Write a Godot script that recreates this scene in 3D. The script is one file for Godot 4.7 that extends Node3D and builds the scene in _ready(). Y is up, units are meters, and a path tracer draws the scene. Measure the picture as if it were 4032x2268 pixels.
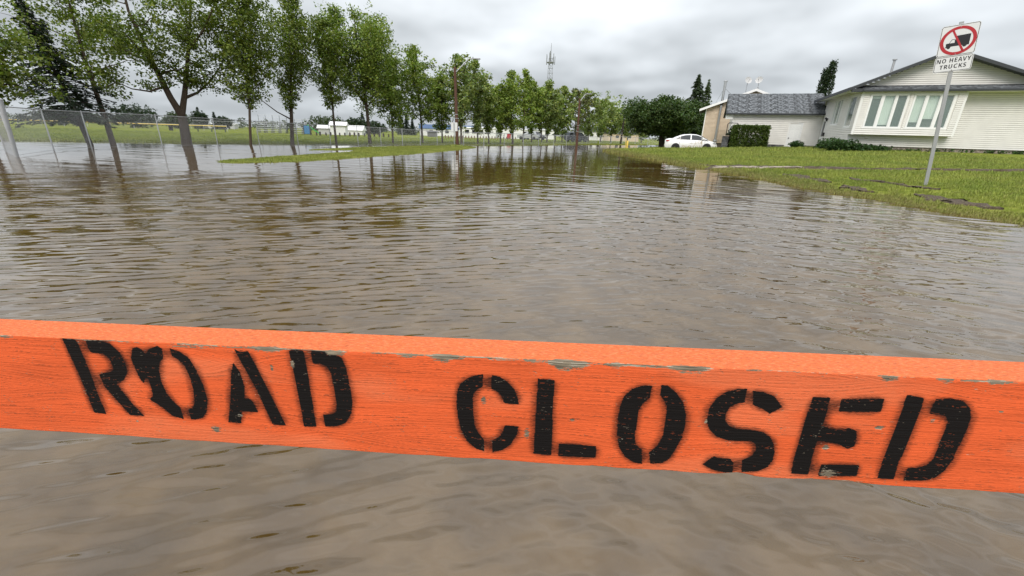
extends Node3D
# A flooded street behind an orange ROAD CLOSED board. Metres, y up, water level at y = 0, the street runs along -z.

const FOCAL := 1650.0            # focal length in photograph pixels (4032 wide)
const EYE := Vector3(0, 1.12, 0)
var cam_basis: Basis
var rng := RandomNumberGenerator.new()
var used := {}
var M := {}
var noise_a := FastNoiseLite.new()
var noise_b := FastNoiseLite.new()

# ---------- helpers ----------
func ray(x: float, y: float) -> Vector3:
	return cam_basis * Vector3((x - 2016.0) / FOCAL, -(y - 1134.0) / FOCAL, -1.0)

func at_h(x: float, y: float, h: float) -> Vector3:      # pixel -> point at height h
	var d := ray(x, y)
	return EYE + d * ((h - EYE.y) / d.y)

func at_z(x: float, y: float, z: float) -> Vector3:      # pixel -> point at depth z
	var d := ray(x, y)
	return EYE + d * (z / d.z)

func on_ground(x: float, depth: float) -> Vector3:       # pixel column -> ground point that far ahead
	var y := 530.0 + (x - 2016.0) * 0.031
	var p := at_z(x, y, -depth)
	p.y = ground_h(p.x, p.z)
	return p

func numbered(called: String) -> String:
	var k: int = used.get(called, -1) + 1
	used[called] = k
	return called if k == 0 else "%s_%03d" % [called, k]

func tag(o: Node, label: String, category: String, group := "", kind := "") -> void:
	if label: o.set_meta("label", label)
	if category: o.set_meta("category", category)
	if group: o.set_meta("group", group)
	if kind: o.set_meta("kind", kind)

func thing(called: String, label: String, category: String, at := Vector3.ZERO, turn := 0.0, group := "") -> Node3D:
	var o := Node3D.new()
	o.name = numbered(called)
	add_child(o)
	o.position = at
	o.rotation.y = turn
	tag(o, label, category, group)
	return o

func obj(called: String, m: Mesh, mat: Material, parent: Node = null) -> MeshInstance3D:
	var o := MeshInstance3D.new()
	o.mesh = m
	o.material_override = mat
	if parent == null:
		o.name = numbered(called)
		add_child(o)
	else:
		o.name = called
		parent.add_child(o, true)
	return o

func struct(called: String, m: Mesh, mat: Material) -> MeshInstance3D:
	var o := obj(called, m, mat)
	o.set_meta("kind", "structure")
	return o

func new_st() -> SurfaceTool:
	var st := SurfaceTool.new()
	st.begin(Mesh.PRIMITIVE_TRIANGLES)
	st.set_smooth_group(-1)
	return st

func done(st: SurfaceTool) -> ArrayMesh:
	st.generate_normals()
	return st.commit()

func quad(st: SurfaceTool, a: Vector3, b: Vector3, c: Vector3, d: Vector3) -> void:
	for v in [a, b, c, a, c, d]:
		st.add_vertex(v)

func tri(st: SurfaceTool, a: Vector3, b: Vector3, c: Vector3) -> void:
	for v in [a, b, c]:
		st.add_vertex(v)

func box(st: SurfaceTool, lo: Vector3, hi: Vector3, t := Transform3D.IDENTITY) -> void:
	var p := []
	for i in 8:
		p.append(t * Vector3(hi.x if i & 1 else lo.x, hi.y if i & 2 else lo.y, hi.z if i & 4 else lo.z))
	quad(st, p[4], p[6], p[7], p[5])
	quad(st, p[1], p[3], p[2], p[0])
	quad(st, p[0], p[2], p[6], p[4])
	quad(st, p[5], p[7], p[3], p[1])
	quad(st, p[2], p[3], p[7], p[6])
	quad(st, p[0], p[4], p[5], p[1])

func box_mesh(lo: Vector3, hi: Vector3, bevel := 0.0) -> ArrayMesh:
	var st := new_st()
	if bevel <= 0.0:
		box(st, lo, hi)
	else:
		cbox(st, lo, hi, bevel)
	return done(st)

func cbox(st: SurfaceTool, lo: Vector3, hi: Vector3, b: float, t := Transform3D.IDENTITY) -> void:   # chamfered box
	var c := (lo + hi) / 2.0
	var h := (hi - lo) / 2.0
	var f := func(s: Vector3, ax: int) -> Vector3:
		var q := h - Vector3(b, b, b)
		q[ax] = h[ax]
		return t * (c + s * q)
	for ax in 3:
		var u := (ax + 1) % 3
		var v := (ax + 2) % 3
		for sg in [-1.0, 1.0]:
			var ps := []
			for k in [[-1, -1], [-1, 1], [1, 1], [1, -1]]:
				var s := Vector3.ZERO
				s[ax] = sg
				s[u] = k[0]
				s[v] = k[1]
				ps.append(f.call(s, ax))
			if sg > 0: quad(st, ps[0], ps[1], ps[2], ps[3])
			else: quad(st, ps[3], ps[2], ps[1], ps[0])
		for su in [-1.0, 1.0]:
			for sv in [-1.0, 1.0]:
				var s0 := Vector3.ZERO
				s0[ax] = -1.0
				s0[u] = su
				s0[v] = sv
				var s1 := s0
				s1[ax] = 1.0
				var e := [f.call(s0, u), f.call(s1, u), f.call(s1, v), f.call(s0, v)]
				if su * sv > 0: quad(st, e[3], e[2], e[1], e[0])
				else: quad(st, e[0], e[1], e[2], e[3])
	for sx in [-1.0, 1.0]:
		for sy in [-1.0, 1.0]:
			for sz in [-1.0, 1.0]:
				var s := Vector3(sx, sy, sz)
				if sx * sy * sz > 0: tri(st, f.call(s, 0), f.call(s, 2), f.call(s, 1))
				else: tri(st, f.call(s, 0), f.call(s, 1), f.call(s, 2))

func frame_at(d: Vector3) -> Basis:
	var y := d.normalized()
	var x := y.cross(Vector3(0.31, 0.2, 0.93)).normalized()
	return Basis(x, y, x.cross(y))

func tube(st: SurfaceTool, pts: Array, radii: Array, sides := 8, smooth := true, cap := true) -> void:
	if smooth: st.set_smooth_group(1)
	var rings := []
	for i in pts.size():
		var d: Vector3 = pts[mini(i + 1, pts.size() - 1)] - pts[maxi(i - 1, 0)]
		var b := frame_at(d)
		var ring := []
		for k in sides:
			var a := TAU * k / sides
			ring.append(pts[i] + (b.x * cos(a) + b.z * sin(a)) * float(radii[i]))
		rings.append(ring)
	for i in pts.size() - 1:
		for k in sides:
			var l := (k + 1) % sides
			quad(st, rings[i][k], rings[i][l], rings[i + 1][l], rings[i + 1][k])
	st.set_smooth_group(-1)
	if cap:
		for k in sides:
			var l := (k + 1) % sides
			tri(st, rings[-1][k], rings[-1][l], pts[-1])
			tri(st, rings[0][l], rings[0][k], pts[0])

func tube_mesh(pts: Array, radii: Array, sides := 8) -> ArrayMesh:
	var st := new_st()
	tube(st, pts, radii, sides)
	return done(st)

func lin(r: float, g: float, b: float) -> Color:
	return Color(r, g, b).linear_to_srgb()

func mat(c: Color, rough := 0.8, metal := 0.0, spec := 0.5) -> StandardMaterial3D:      # c: linear base colour
	var m := StandardMaterial3D.new()
	m.albedo_color = c.linear_to_srgb()
	m.roughness = rough
	m.metallic = metal
	m.metallic_specular = spec
	return m

func noise_tex(freq: float, octaves: int, ramp: Array, size := 512, sd := 1, normal := false, bump := 4.0) -> NoiseTexture2D:
	var n := FastNoiseLite.new()
	n.seed = sd
	n.frequency = freq
	n.fractal_octaves = octaves
	n.noise_type = FastNoiseLite.TYPE_SIMPLEX_SMOOTH
	var t := NoiseTexture2D.new()
	t.noise = n
	t.width = size
	t.height = size
	t.seamless = true
	t.as_normal_map = normal
	t.bump_strength = bump
	if ramp:
		var g := Gradient.new()
		g.offsets = PackedFloat32Array(ramp[0])
		var cs := PackedColorArray()
		for c in ramp[1]: cs.append((c as Color).linear_to_srgb())
		g.colors = cs
		t.color_ramp = g
	return t

func patchy(a: Color, b: Color, c: Color, freq: float, scale: float, rough := 0.85, bump := 0.0, sd := 1) -> StandardMaterial3D:   # three linear tones, world-mapped
	var m := mat(Color(1, 1, 1), rough)
	m.albedo_texture = noise_tex(freq, 5, [[0.25, 0.5, 0.75], [a, b, c]], 512, sd)
	m.uv1_triplanar = true
	m.uv1_world_triplanar = true
	m.uv1_scale = Vector3.ONE * scale
	if bump > 0.0:
		m.normal_enabled = true
		m.normal_texture = noise_tex(freq * 2.0, 4, [], 512, sd + 7, true, bump)
	return m

# ---------- terrain ----------
var far_shore := PackedVector2Array()      # x -> z of the field's edge
var strip := PackedVector2Array()

func shore_x(z: float) -> float:
	var w := 0.25 * noise_a.get_noise_2d(z * 6.0, 3.0) + 0.35 * noise_a.get_noise_2d(z * 1.5, 30.0)
	if z > -40.0: return 8.15 + w
	return 8.15 + (-40.0 - z) * 0.47 + w

func far_z(x: float) -> float:
	var n := far_shore.size()
	if x <= far_shore[0].x: return far_shore[0].y
	for i in n - 1:
		if x < far_shore[i + 1].x:
			return lerpf(far_shore[i].y, far_shore[i + 1].y, (x - far_shore[i].x) / (far_shore[i + 1].x - far_shore[i].x))
	return far_shore[n - 1].y

func strip_dist(p: Vector2) -> float:      # > 0 inside
	var best := 1e9
	var n := strip.size()
	for i in n:
		var q := Geometry2D.get_closest_point_to_segment(p, strip[i], strip[(i + 1) % n])
		best = minf(best, p.distance_to(q))
	return best if Geometry2D.is_point_in_polygon(p, strip) else -best

func ground_h(x: float, z: float) -> float:
	var h := -0.28
	var s := x - shore_x(z)
	if s > -3.0 and z < 60.0:
		var k := lerpf(0.28, 1.0, smoothstep(-42.0, -35.5, z))
		var e := s * 0.12 if s < 0.0 else (0.2 * (1.0 - exp(-s / 1.1)) + 0.038 * minf(s, 18.0)) * k
		h = maxf(h, e)
	var f := (far_z(x) - z) * 0.75
	if f > -6.0:
		f += 0.3 * noise_a.get_noise_2d(x * 2.0, z * 2.0)
		h = maxf(h, f * 0.05 if f < 0.0 else 0.11 * (1.0 - exp(-f / 2.5)) + 0.0004 * minf(f, 200.0))
	if x > -16.0 and x < -1.0 and z < -9.0 and z > -46.0:
		var d := strip_dist(Vector2(x, z)) + 0.18 * noise_a.get_noise_2d(x * 9.0, z * 9.0)
		h = maxf(h, d * 0.06 if d < 0.0 else minf(0.035, d * 0.05))
	if h > 0.0: h += 0.012 * noise_b.get_noise_2d(x * 4.0, z * 4.0)
	return h

func lines(parts: Array) -> PackedFloat32Array:       # [[from, to, step], ...]
	var out := PackedFloat32Array()
	for p in parts:
		var n := int(round(absf(p[1] - p[0]) / p[2]))
		for i in n: out.append(lerpf(p[0], p[1], float(i) / n))
	out.append(parts[-1][1])
	return out

func sheet(xs: PackedFloat32Array, zs: PackedFloat32Array, f: Callable) -> ArrayMesh:
	var nx := xs.size()
	var nz := zs.size()
	var v := PackedVector3Array()
	v.resize(nx * nz)
	for j in nz:
		for i in nx:
			v[j * nx + i] = f.call(xs[i], zs[j])
	return grid_mesh(v, nx, nz)

func grid_mesh(v: PackedVector3Array, nx: int, nz: int) -> ArrayMesh:
	var nn := PackedVector3Array()
	nn.resize(nx * nz)
	for j in nz:
		var j0 := maxi(j - 1, 0) * nx
		var j1 := mini(j + 1, nz - 1) * nx
		for i in nx:
			var dx := v[j * nx + mini(i + 1, nx - 1)] - v[j * nx + maxi(i - 1, 0)]
			var dz := v[j1 + i] - v[j0 + i]
			var n := dx.cross(dz)
			nn[j * nx + i] = (n if n.y > 0.0 else -n).normalized()
	var idx := PackedInt32Array()
	idx.resize((nx - 1) * (nz - 1) * 6)
	var k := 0
	var up := (v[nx] - v[0]).cross(v[1] - v[0]).y < 0.0        # front faces run clockwise
	var p := nx if up else nx + 1
	var q := nx + 1 if up else nx
	var r := nx + 1 if up else 1
	var s := 1 if up else nx + 1
	for j in nz - 1:
		for i in nx - 1:
			var a := j * nx + i
			idx[k] = a; idx[k + 1] = a + p; idx[k + 2] = a + q
			idx[k + 3] = a; idx[k + 4] = a + r; idx[k + 5] = a + s
			k += 6
	var arr := []
	arr.resize(Mesh.ARRAY_MAX)
	arr[Mesh.ARRAY_VERTEX] = v
	arr[Mesh.ARRAY_NORMAL] = nn
	arr[Mesh.ARRAY_INDEX] = idx
	var m := ArrayMesh.new()
	m.add_surface_from_arrays(Mesh.PRIMITIVE_TRIANGLES, arr)
	return m

func build_ground() -> void:
	far_shore = PackedVector2Array([Vector2(-90, -16), Vector2(-45, -20), Vector2(-30, -24), Vector2(-25.4, -26.4), Vector2(-21.5, -28.3), Vector2(-18.2, -31.0), Vector2(-13.2, -35.3), Vector2(-6, -43.2), Vector2(-2.2, -47.5), Vector2(5.3, -60), Vector2(9.8, -67.5), Vector2(14.6, -74), Vector2(26, -88), Vector2(60, -120)])
	strip = PackedVector2Array([Vector2(-9.4, -13.9), Vector2(-8.7, -14.4), Vector2(-7.8, -15.4), Vector2(-7.2, -17.2), Vector2(-6.5, -19.9), Vector2(-5.5, -23.3), Vector2(-4.6, -27.6), Vector2(-4.1, -30.9), Vector2(-3.4, -36.5), Vector2(-4.2, -40.5), Vector2(-6.4, -40.6), Vector2(-8.3, -36), Vector2(-10.5, -30.5), Vector2(-11.3, -25.5), Vector2(-11.4, -24.1), Vector2(-9.4, -26.0), Vector2(-8.7, -23.5), Vector2(-9.2, -20.6), Vector2(-9.5, -18.5), Vector2(-9.8, -16.3), Vector2(-9.9, -14.7)])
	var xs := lines([[-900, -120, 60], [-120, -40, 4], [-40, -14, 0.6], [-14, -2.5, 0.18], [-2.5, 6.5, 1.0], [6.5, 12, 0.11], [12, 30, 0.35], [30, 60, 1.5], [60, 120, 10], [120, 900, 60]])
	var zs := lines([[-1200, -200, 80], [-200, -100, 5], [-100, -45, 0.5], [-45, 4, 0.2], [4, 20, 2], [20, 100, 20]])
	var g := struct("ground", sheet(xs, zs, func(x: float, z: float) -> Vector3: return Vector3(x, ground_h(x, z), z)), M.turf)
	tag(g, "green grassy ground of the lawns and playing field", "")

func drape(called: String, pts: Array, halves: Array, lift: float, m: Material, label: String, wob := 0.15, step := 0.15) -> MeshInstance3D:     # a strip laid along the ground
	var path := PackedVector2Array()
	var hw := PackedFloat32Array()
	for i in pts.size() - 1:
		var n := int((pts[i + 1] - pts[i]).length() / step) + 1
		for k in n:
			path.append(pts[i].lerp(pts[i + 1], float(k) / n))
			hw.append(lerpf(halves[i], halves[i + 1], float(k) / n))
	var cols := 9
	var v := PackedVector3Array()
	for i in path.size():
		var d := (path[mini(i + 1, path.size() - 1)] - path[maxi(i - 1, 0)]).normalized()
		var nrm := Vector2(-d.y, d.x)
		for c in cols:
			var s := lerpf(-1, 1, c / (cols - 1.0))
			var w := hw[i] * (1.0 + wob * 2.5 * noise_a.get_noise_2d(path[i].x * 14.0 + s * 40.0, path[i].y * 14.0))
			var q := path[i] + nrm * s * maxf(w, 0.02)
			var edge := 1.0 if absf(s) < 0.99 else -1.5
			var clod := 1.0 + (0.8 * noise_b.get_noise_2d(q.x * 70.0, q.y * 70.0) if wob > 0.1 else 0.0)
			v.append(Vector3(q.x, ground_h(q.x, q.y) + lift * edge * clod, q.y))
	var o := struct(called, grid_mesh(v, cols, path.size()), m)
	tag(o, label, "")
	return o

# ---------- water ----------
func build_water() -> void:
	var wx := PackedFloat32Array()      # per wave: direction, wave number, phase, slope, family, length
	var wz := PackedFloat32Array()
	var wk := PackedFloat32Array()
	var wp := PackedFloat32Array()
	var ws := PackedFloat32Array()
	var wf := PackedInt32Array()
	var wl := PackedFloat32Array()
	rng.seed = 11
	for i in 27:
		var a := 0.0
		var l := 0.1
		var s := 0.05
		var f := 0
		if i < 9:            # from the far left
			a = 12.0 + rng.randf_range(-15, 15)
			l = 0.082 * pow(1.14, i) if i < 5 else 0.16 * pow(1.17, i - 5)
			s = 0.085 if i < 5 else 0.07
			f = 0 if i < 5 else 4
		elif i < 16:         # from the far right
			a = -24.0 + rng.randf_range(-10, 10)
			l = 0.12 * pow(1.27, i - 9)
			s = 0.045
			f = 1
		elif i < 23:         # crossing cat's-paws
			a = rng.randf_range(-80, 80)
			l = rng.randf_range(0.05, 0.2)
			s = 0.042
			f = 2
		else:                # long low swell that stripes the calm far water
			a = rng.randf_range(-12, 12)
			l = 0.5 * pow(1.35, i - 23)
			s = 0.009
			f = 3
		a = deg_to_rad(a)
		wx.append(sin(a))
		wz.append(cos(a))
		wk.append(TAU / l)
		wp.append(rng.randf() * TAU)
		ws.append(s * l / TAU)
		wf.append(f)
		wl.append(l)
	var ratio := 1.005
	var ds := PackedFloat32Array()
	var d := 0.3
	while d < 130.0:
		ds.append(d)
		d *= ratio
	var nx := 460
	var nz := ds.size()
	var v := PackedVector3Array()
	v.resize(nx * nz)
	var amp := PackedFloat32Array([0, 0, 0, 0, 0])
	for j in nz:
		var dd := ds[j]
		var half := 1.6 * dd + 1.4
		var dz := dd * (ratio - 1.0)
		var dxs := 2.0 * half / nx
		var z := -dd
		var use := PackedInt32Array()
		var fade := PackedFloat32Array()
		for w in wl.size():
			var l := wl[w]
			if l < 3.0 * dz or absf(wx[w]) * dxs > l * 0.33: continue
			use.append(w)
			fade.append(ws[w] * clampf((l / dz - 3.0) / 2.5, 0.0, 1.0))
		var near := smoothstep(0.9, 2.4, dd)
		for i in nx:
			var x := lerpf(-half, half, i / (nx - 1.0))
			var n1 := noise_a.get_noise_2d(x * 2.2, z * 2.2)
			var n2 := noise_b.get_noise_2d(x * 0.9, z * 0.9)
			var calm := 1.0 - smoothstep(8.0, 12.5, dd + 1.6 * n2 + (0.35 * x if x < 0.0 else 0.25 * x))
			var leftness := 1.0 - smoothstep(-1.2, 2.0, x / (0.35 * dd + 0.6) + 0.6 * n2)
			amp[0] = calm * (0.25 + 0.85 * leftness) * (0.8 + 0.2 * near) * (0.85 + 0.9 * n1)
			amp[4] = calm * (0.2 + 0.8 * leftness) * smoothstep(2.2, 5.0, dd) * (0.85 + 0.9 * n1)
			amp[0] *= 1.0 - 0.55 * smoothstep(4.0, 8.0, dd)
			amp[1] = (1.0 - leftness * 0.8) * (0.07 + 0.93 * smoothstep(15.0, 8.5, dd)) * (1.2 - 0.2 * near) * (0.8 + 0.9 * n1)
			amp[2] = calm * (0.3 + 0.7 * (1.0 - leftness)) * (1.5 - 0.5 * near) * (0.75 + 0.9 * n1)
			amp[3] = 0.4 + 1.3 * clampf(n2 + 0.2, 0.0, 1.0)
			var h := 0.0
			var ph := 1.9 * n1 + 2.0 * n2
			for q in use.size():
				var w := use[q]
				var th := wk[w] * (wx[w] * x + wz[w] * z) + wp[w] + ph
				h += fade[q] * amp[wf[w]] * sin(th) * (1.0 - 0.6 * cos(th))        # gentle backs, short steep fronts
			v[j * nx + i] = Vector3(x, h, z)
	var o := struct("flood_water", grid_mesh(v, nx, nz), M.water)
	tag(o, "muddy brown flood water with small ripples", "")
	var back := struct("flood_water", sheet(lines([[-60, 60, 6]]), lines([[-0.3, 30, 5]]), func(x: float, z: float) -> Vector3: return Vector3(x, 0, z)), M.water)
	tag(back, "muddy flood water behind the barricade", "")
	for sg in [-1.0, 1.0]:       # calm water beyond either side of the rippled reach
		var w := PackedVector3Array()
		for k in 24:
			var dk := 0.3 * pow(130.0 / 0.3, k / 23.0)
			var hk := 1.6 * dk + 1.4
			var e := [hk, maxf(hk + 1.0, 60.0)]
			if sg < 0.0: e = [-e[1], -e[0]]
			for x in e: w.append(Vector3(x, 0, -dk))
		var o2 := struct("flood_water", grid_mesh(w, 2, 24), M.water)
		tag(o2, "calm flood water away from the rippled street", "")

# ---------- the barricade board ----------
# stencilled letters, in tenths of a millimetre on the board: along it from its middle, and down from its upper edge
const LETTERS := [
	[-5279,0,-5108,14,-5093,91,-5088,388,-5092,798,-5088,1059,-5246,1042,-5244,807,-5251,435,-5269,154],
	[-4984,13,-4806,5,-4680,44,-4596,158,-4573,323,-4593,437,-4672,537,-4781,592,-4756,678,-4675,872,-4567,1053,-4762,1051,-4868,844,-4966,651,-4976,477,-4932,456,-4815,430,-4768,399,-4754,332,-4766,240,-4818,187,-4974,176,-4989,122],
	[-4418,94,-4358,70,-4306,98,-4274,160,-4210,93,-4091,42,-4041,76,-4062,204,-4123,262,-4167,376,-4187,528,-4167,701,-4111,816,-4043,892,-4046,1065,-4190,1023,-4283,908,-4400,815,-4420,792,-4360,743,-4350,654,-4346,499,-4383,501,-4423,571,-4452,524,-4472,392,-4479,225],
	[-3948,68,-3835,102,-3739,187,-3693,331,-3661,536,-3660,768,-3711,931,-3790,1027,-3890,1060,-3953,1058,-3950,916,-3875,871,-3837,799,-3806,621,-3800,468,-3823,301,-3884,213,-3943,179],
	[-3203,214,-3147,338,-3134,543,-3171,708,-3126,700,-3081,732,-3038,896,-3248,890,-3299,1075,-3468,1070,-3364,750,-3268,382],
	[-3145,41,-3086,73,-2984,59,-2926,253,-2843,583,-2721,1065,-2889,1067,-2925,899,-3004,535,-3092,244,-3135,102],
	[-2493,26,-2409,10,-2322,23,-2318,239,-2324,570,-2335,1054,-2494,1065,-2484,714,-2486,302],
	[-2230,4,-2107,-10,-1969,26,-1882,92,-1851,213,-1839,430,-1833,672,-1867,828,-1954,972,-2082,1030,-2222,1046,-2220,871,-2107,854,-2050,811,-2032,685,-2035,478,-2041,296,-2077,208,-2153,176,-2228,189,-2243,128],
	[-292,211,-295,373,-350,403,-398,461,-416,544,-413,730,-402,901,-364,995,-300,1089,-300,1263,-394,1236,-506,1124,-566,970,-599,780,-603,592,-590,445,-550,344,-462,268,-369,227],
	[-197,212,-108,230,-17,295,60,388,99,512,105,581,-60,576,-87,487,-133,426,-202,395],
	[-56,876,106,878,88,1001,16,1145,-81,1232,-205,1272,-203,1096,-113,1036,-73,955],
	[312,232,495,239,490,487,491,857,495,1262,285,1254,298,776,306,463],
	[576,1083,1002,1090,1011,1257,576,1265],
	[1532,248,1528,405,1463,480,1423,590,1425,754,1418,905,1439,1037,1518,1099,1540,1304,1442,1292,1341,1221,1259,1090,1221,919,1212,732,1218,549,1249,404,1327,304,1424,255],
	[1624,234,1698,242,1795,322,1883,439,1934,596,1947,740,1934,909,1882,1084,1824,1226,1752,1277,1630,1293,1599,1132,1677,1038,1721,902,1725,752,1726,588,1715,499,1677,431,1633,372],
	[2508,228,2513,402,2438,421,2376,469,2347,550,2355,639,2403,708,2498,747,2642,746,2776,764,2859,822,2914,911,2947,1021,2953,1135,2915,1235,2824,1302,2649,1330,2625,1161,2709,1097,2746,1017,2729,934,2671,895,2555,904,2423,906,2298,863,2210,777,2161,670,2164,580,2165,491,2216,366,2301,283,2406,243],
	[2568,250,2674,260,2794,304,2906,435,2792,529,2717,473,2602,428],
	[2208,1254,2312,1128,2376,1152,2495,1148,2543,1207,2553,1344,2455,1349,2329,1323],
	[3177,289,3347,287,3357,466,3358,641,3450,674,3557,681,3625,649,3709,679,3735,776,3737,885,3683,923,3610,886,3561,862,3379,842,3351,844,3348,1008,3367,1305,3182,1307,3172,1194,3164,836,3169,548],
	[3458,297,3870,268,3880,431,3471,455],
	[3469,1151,3859,1128,3871,1282,3472,1316],
	[4066,204,4240,237,4255,390,4248,667,4253,956,4240,1050,4264,1297,4090,1292,4079,1101,4076,733,4079,469],
	[4352,241,4503,224,4615,249,4707,327,4753,441,4767,612,4760,825,4761,990,4729,1142,4665,1243,4566,1286,4363,1304,4354,1126,4443,1118,4526,1074,4568,987,4563,804,4559,627,4552,506,4510,441,4452,424,4346,426]
]

func build_board() -> void:
	var w := 2048
	var ht := 80          # pixel rows of the upper edge, then of the face
	var hf := 288
	var ppm := w / 1.5
	var ppv := hf / 0.144
	var maskim := Image.create(w, hf, false, Image.FORMAT_L8)
	for poly in LETTERS:
		var p := PackedVector2Array()
		for i in range(0, poly.size(), 2):
			p.append(Vector2((poly[i] * 1e-4 + 0.75) * ppm, (poly[i + 1] * 1e-4) * ppv))
		for y in hf:
			var cuts := []
			for i in p.size():
				var a := p[i]
				var b := p[(i + 1) % p.size()]
				if (a.y <= y + 0.5) != (b.y <= y + 0.5):
					cuts.append(a.x + (y + 0.5 - a.y) / (b.y - a.y) * (b.x - a.x))
			cuts.sort()
			for c in range(0, cuts.size() - 1, 2):
				maskim.fill_rect(Rect2i(int(cuts[c]), y, maxi(int(cuts[c + 1]) - int(cuts[c]), 1), 1), Color.WHITE)
	var soft := maskim.duplicate() as Image
	soft.resize(w / 2, hf / 2, Image.INTERPOLATE_BILINEAR)
	soft.resize(w, hf, Image.INTERPOLATE_CUBIC)
	var spray := maskim.duplicate() as Image
	for k in [2, 4, 8, 16]: spray.resize(w / k, hf / k, Image.INTERPOLATE_BILINEAR)
	for k in [8, 4, 2]: spray.resize(w / k, hf / k, Image.INTERPOLATE_BILINEAR)
	spray.resize(w, hf, Image.INTERPOLATE_CUBIC)
	var d_mask := soft.get_data()
	var d_spray := spray.get_data()
	var grain := FastNoiseLite.new()
	grain.seed = 5
	grain.frequency = 1.0
	grain.fractal_octaves = 3
	var fine := FastNoiseLite.new()
	fine.seed = 9
	fine.frequency = 1.0
	fine.fractal_octaves = 2
	# worn stretches of bare wood along the upper arris: from, to (m), depth on the face (mm)
	var worn := [[-0.75, -0.66, 4.0], [-0.655, -0.585, 4.0], [-0.40, -0.33, 3.5], [-0.30, -0.255, 4.0], [-0.232, -0.13, 10.0], [-0.13, -0.045, 6.0], [-0.03, 0.045, 3.5], [0.03, 0.095, 7.0], [0.10, 0.125, 4.0], [0.165, 0.215, 5.0], [0.24, 0.262, 4.0], [0.37, 0.40, 5.0], [0.42, 0.50, 6.0], [0.53, 0.62, 5.0]]
	var low := [[-0.05, 0.03, 3.0], [0.08, 0.13, 4.0], [0.30, 0.42, 7.0], [-0.62, -0.5, 2.0], [0.47, 0.6, 3.0]]
	var dents := [[-0.366, 0.118, 7.0, 5.0], [0.0192, 0.0958, 3.5, 8.0], [0.391, 0.062, 5.0, 3.0], [0.345, 0.092, 4.0, 4.0], [-0.249, 0.020, 3.0, 6.0], [0.385, 0.002, 9.0, 4.0], [0.356, 0.127, 11.0, 6.0], [-0.33, 0.096, 4.0, 2.5], [-0.47, 0.113, 2.5, 2.5], [-0.275, 0.026, 2.0, 5.0], [0.07, 0.075, 3.0, 2.0], [0.215, 0.067, 2.0, 3.0], [-0.03, 0.055, 3.0, 6.0], [0.44, 0.05, 2.5, 2.5], [0.5, 0.035, 3.0, 1.5]]
	var swirls := [[0.405, 0.006, 30.0], [-0.215, 0.112, 34.0], [-0.315, 0.022, 22.0], [0.18, 0.115, 40.0], [-0.55, 0.07, 40.0]]
	var im := Image.create(w, ht + hf, false, Image.FORMAT_RGB8)
	var bump := Image.create(w, ht + hf, false, Image.FORMAT_RGB8)
	var dents_at := []
	var swirls_at := []
	var wear_at := PackedFloat32Array()
	wear_at.resize(w)
	var wear_low := PackedFloat32Array()
	wear_low.resize(w)
	for x in w:
		var u := x / ppm - 0.75
		var near_d := []
		for s in dents:
			if absf(u - s[0]) * 1000.0 < s[2] * 1.6: near_d.append(s)
		dents_at.append(near_d)
		var near_s := []
		for s in swirls:
			if absf(u - s[0]) * 1000.0 < s[2] * 5.0: near_s.append(s)
		swirls_at.append(near_s)
		for s in worn:
			if u > s[0] and u < s[1]:
				var e: float = minf(u - s[0], s[1] - u) / (s[1] - s[0])
				wear_at[x] = maxf(wear_at[x], s[2] * minf(1.0, e * 3.5))
		for s in low:
			if u > s[0] and u < s[1]:
				var e: float = minf(u - s[0], s[1] - u) / (s[1] - s[0])
				wear_low[x] = maxf(wear_low[x], s[2] * minf(1.0, e * 3.0))
	var out := PackedByteArray()
	out.resize(w * (ht + hf) * 3)
	var outb := PackedByteArray()
	outb.resize(w * (ht + hf) * 3)
	for y in ht + hf:
		var face := y >= ht
		var v := (y - ht) / ppv if face else (y - ht) * 0.0005        # m below the arris
		for x in w:
			var u := x / ppm - 0.75
			# wood grain that runs along the board and bends round knots
			var gv := v
			for s in swirls_at[x]:
				var dx: float = (u - s[0]) * 1000.0
				var dy: float = (v - s[1]) * 1000.0
				var q: float = (dx * dx * 0.16 + dy * dy) / (s[2] * s[2])
				if q < 4.0 and face: gv += 0.012 * exp(-q * 1.6) * (1.0 if dy > 0.0 else -1.0)
			var g := grain.get_noise_2d(u * 9.0, gv * 420.0)
			var g2 := fine.get_noise_2d(u * 130.0, v * 900.0)
			var g3 := grain.get_noise_2d(u * 5.0 + 40.0, v * 30.0)
			var c := Vector3(0.69, 0.116, 0.032)
			var hgt := 0.62 + 0.3 * g + 0.14 * g2
			c *= 1.0 + 0.22 * g + 0.14 * g2 + 0.14 * g3
			if g > 0.26 and g2 > -0.05: c = c.lerp(Vector3(0.20, 0.052, 0.022), minf(0.75, (g - 0.26) / 0.3))      # grain that shows through thin paint
			var fade := grain.get_noise_2d(u * 3.0 + 11.0, v * 9.0 + 3.0)
			if fade > 0.12: c = c.lerp(Vector3(0.74, 0.22, 0.10), minf(0.45, (fade - 0.12) * 1.3) * (0.6 + 0.8 * absf(g2)))
			if not face:
				var b := fine.get_noise_2d(u * 90.0, v * 1100.0 + 77.0)
				c = Vector3(0.66, 0.148, 0.046) * (1.0 + 0.3 * g + 0.14 * g2)
				hgt = 0.62 + 0.12 * g
				if b + 0.7 * g > 0.2: c = c.lerp(Vector3(0.26, 0.075, 0.035), 0.55)
				if b < -0.42: c = c.lerp(Vector3(0.8, 0.34, 0.18), 0.4)
			var bare := 0.0
			var nn := 2.6 * g3 + 2.2 * g + 1.4 * g2
			if absf(v) < 0.02:
				var lim := wear_at[x] * (0.55 + 1.3 * grain.get_noise_2d(u * 17.0, 9.0)) + nn * 1.5 + 0.3
				var dd := v * 1000.0 if face else -v * 1000.0 * 2.4
				if dd < lim: bare = 1.0
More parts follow.
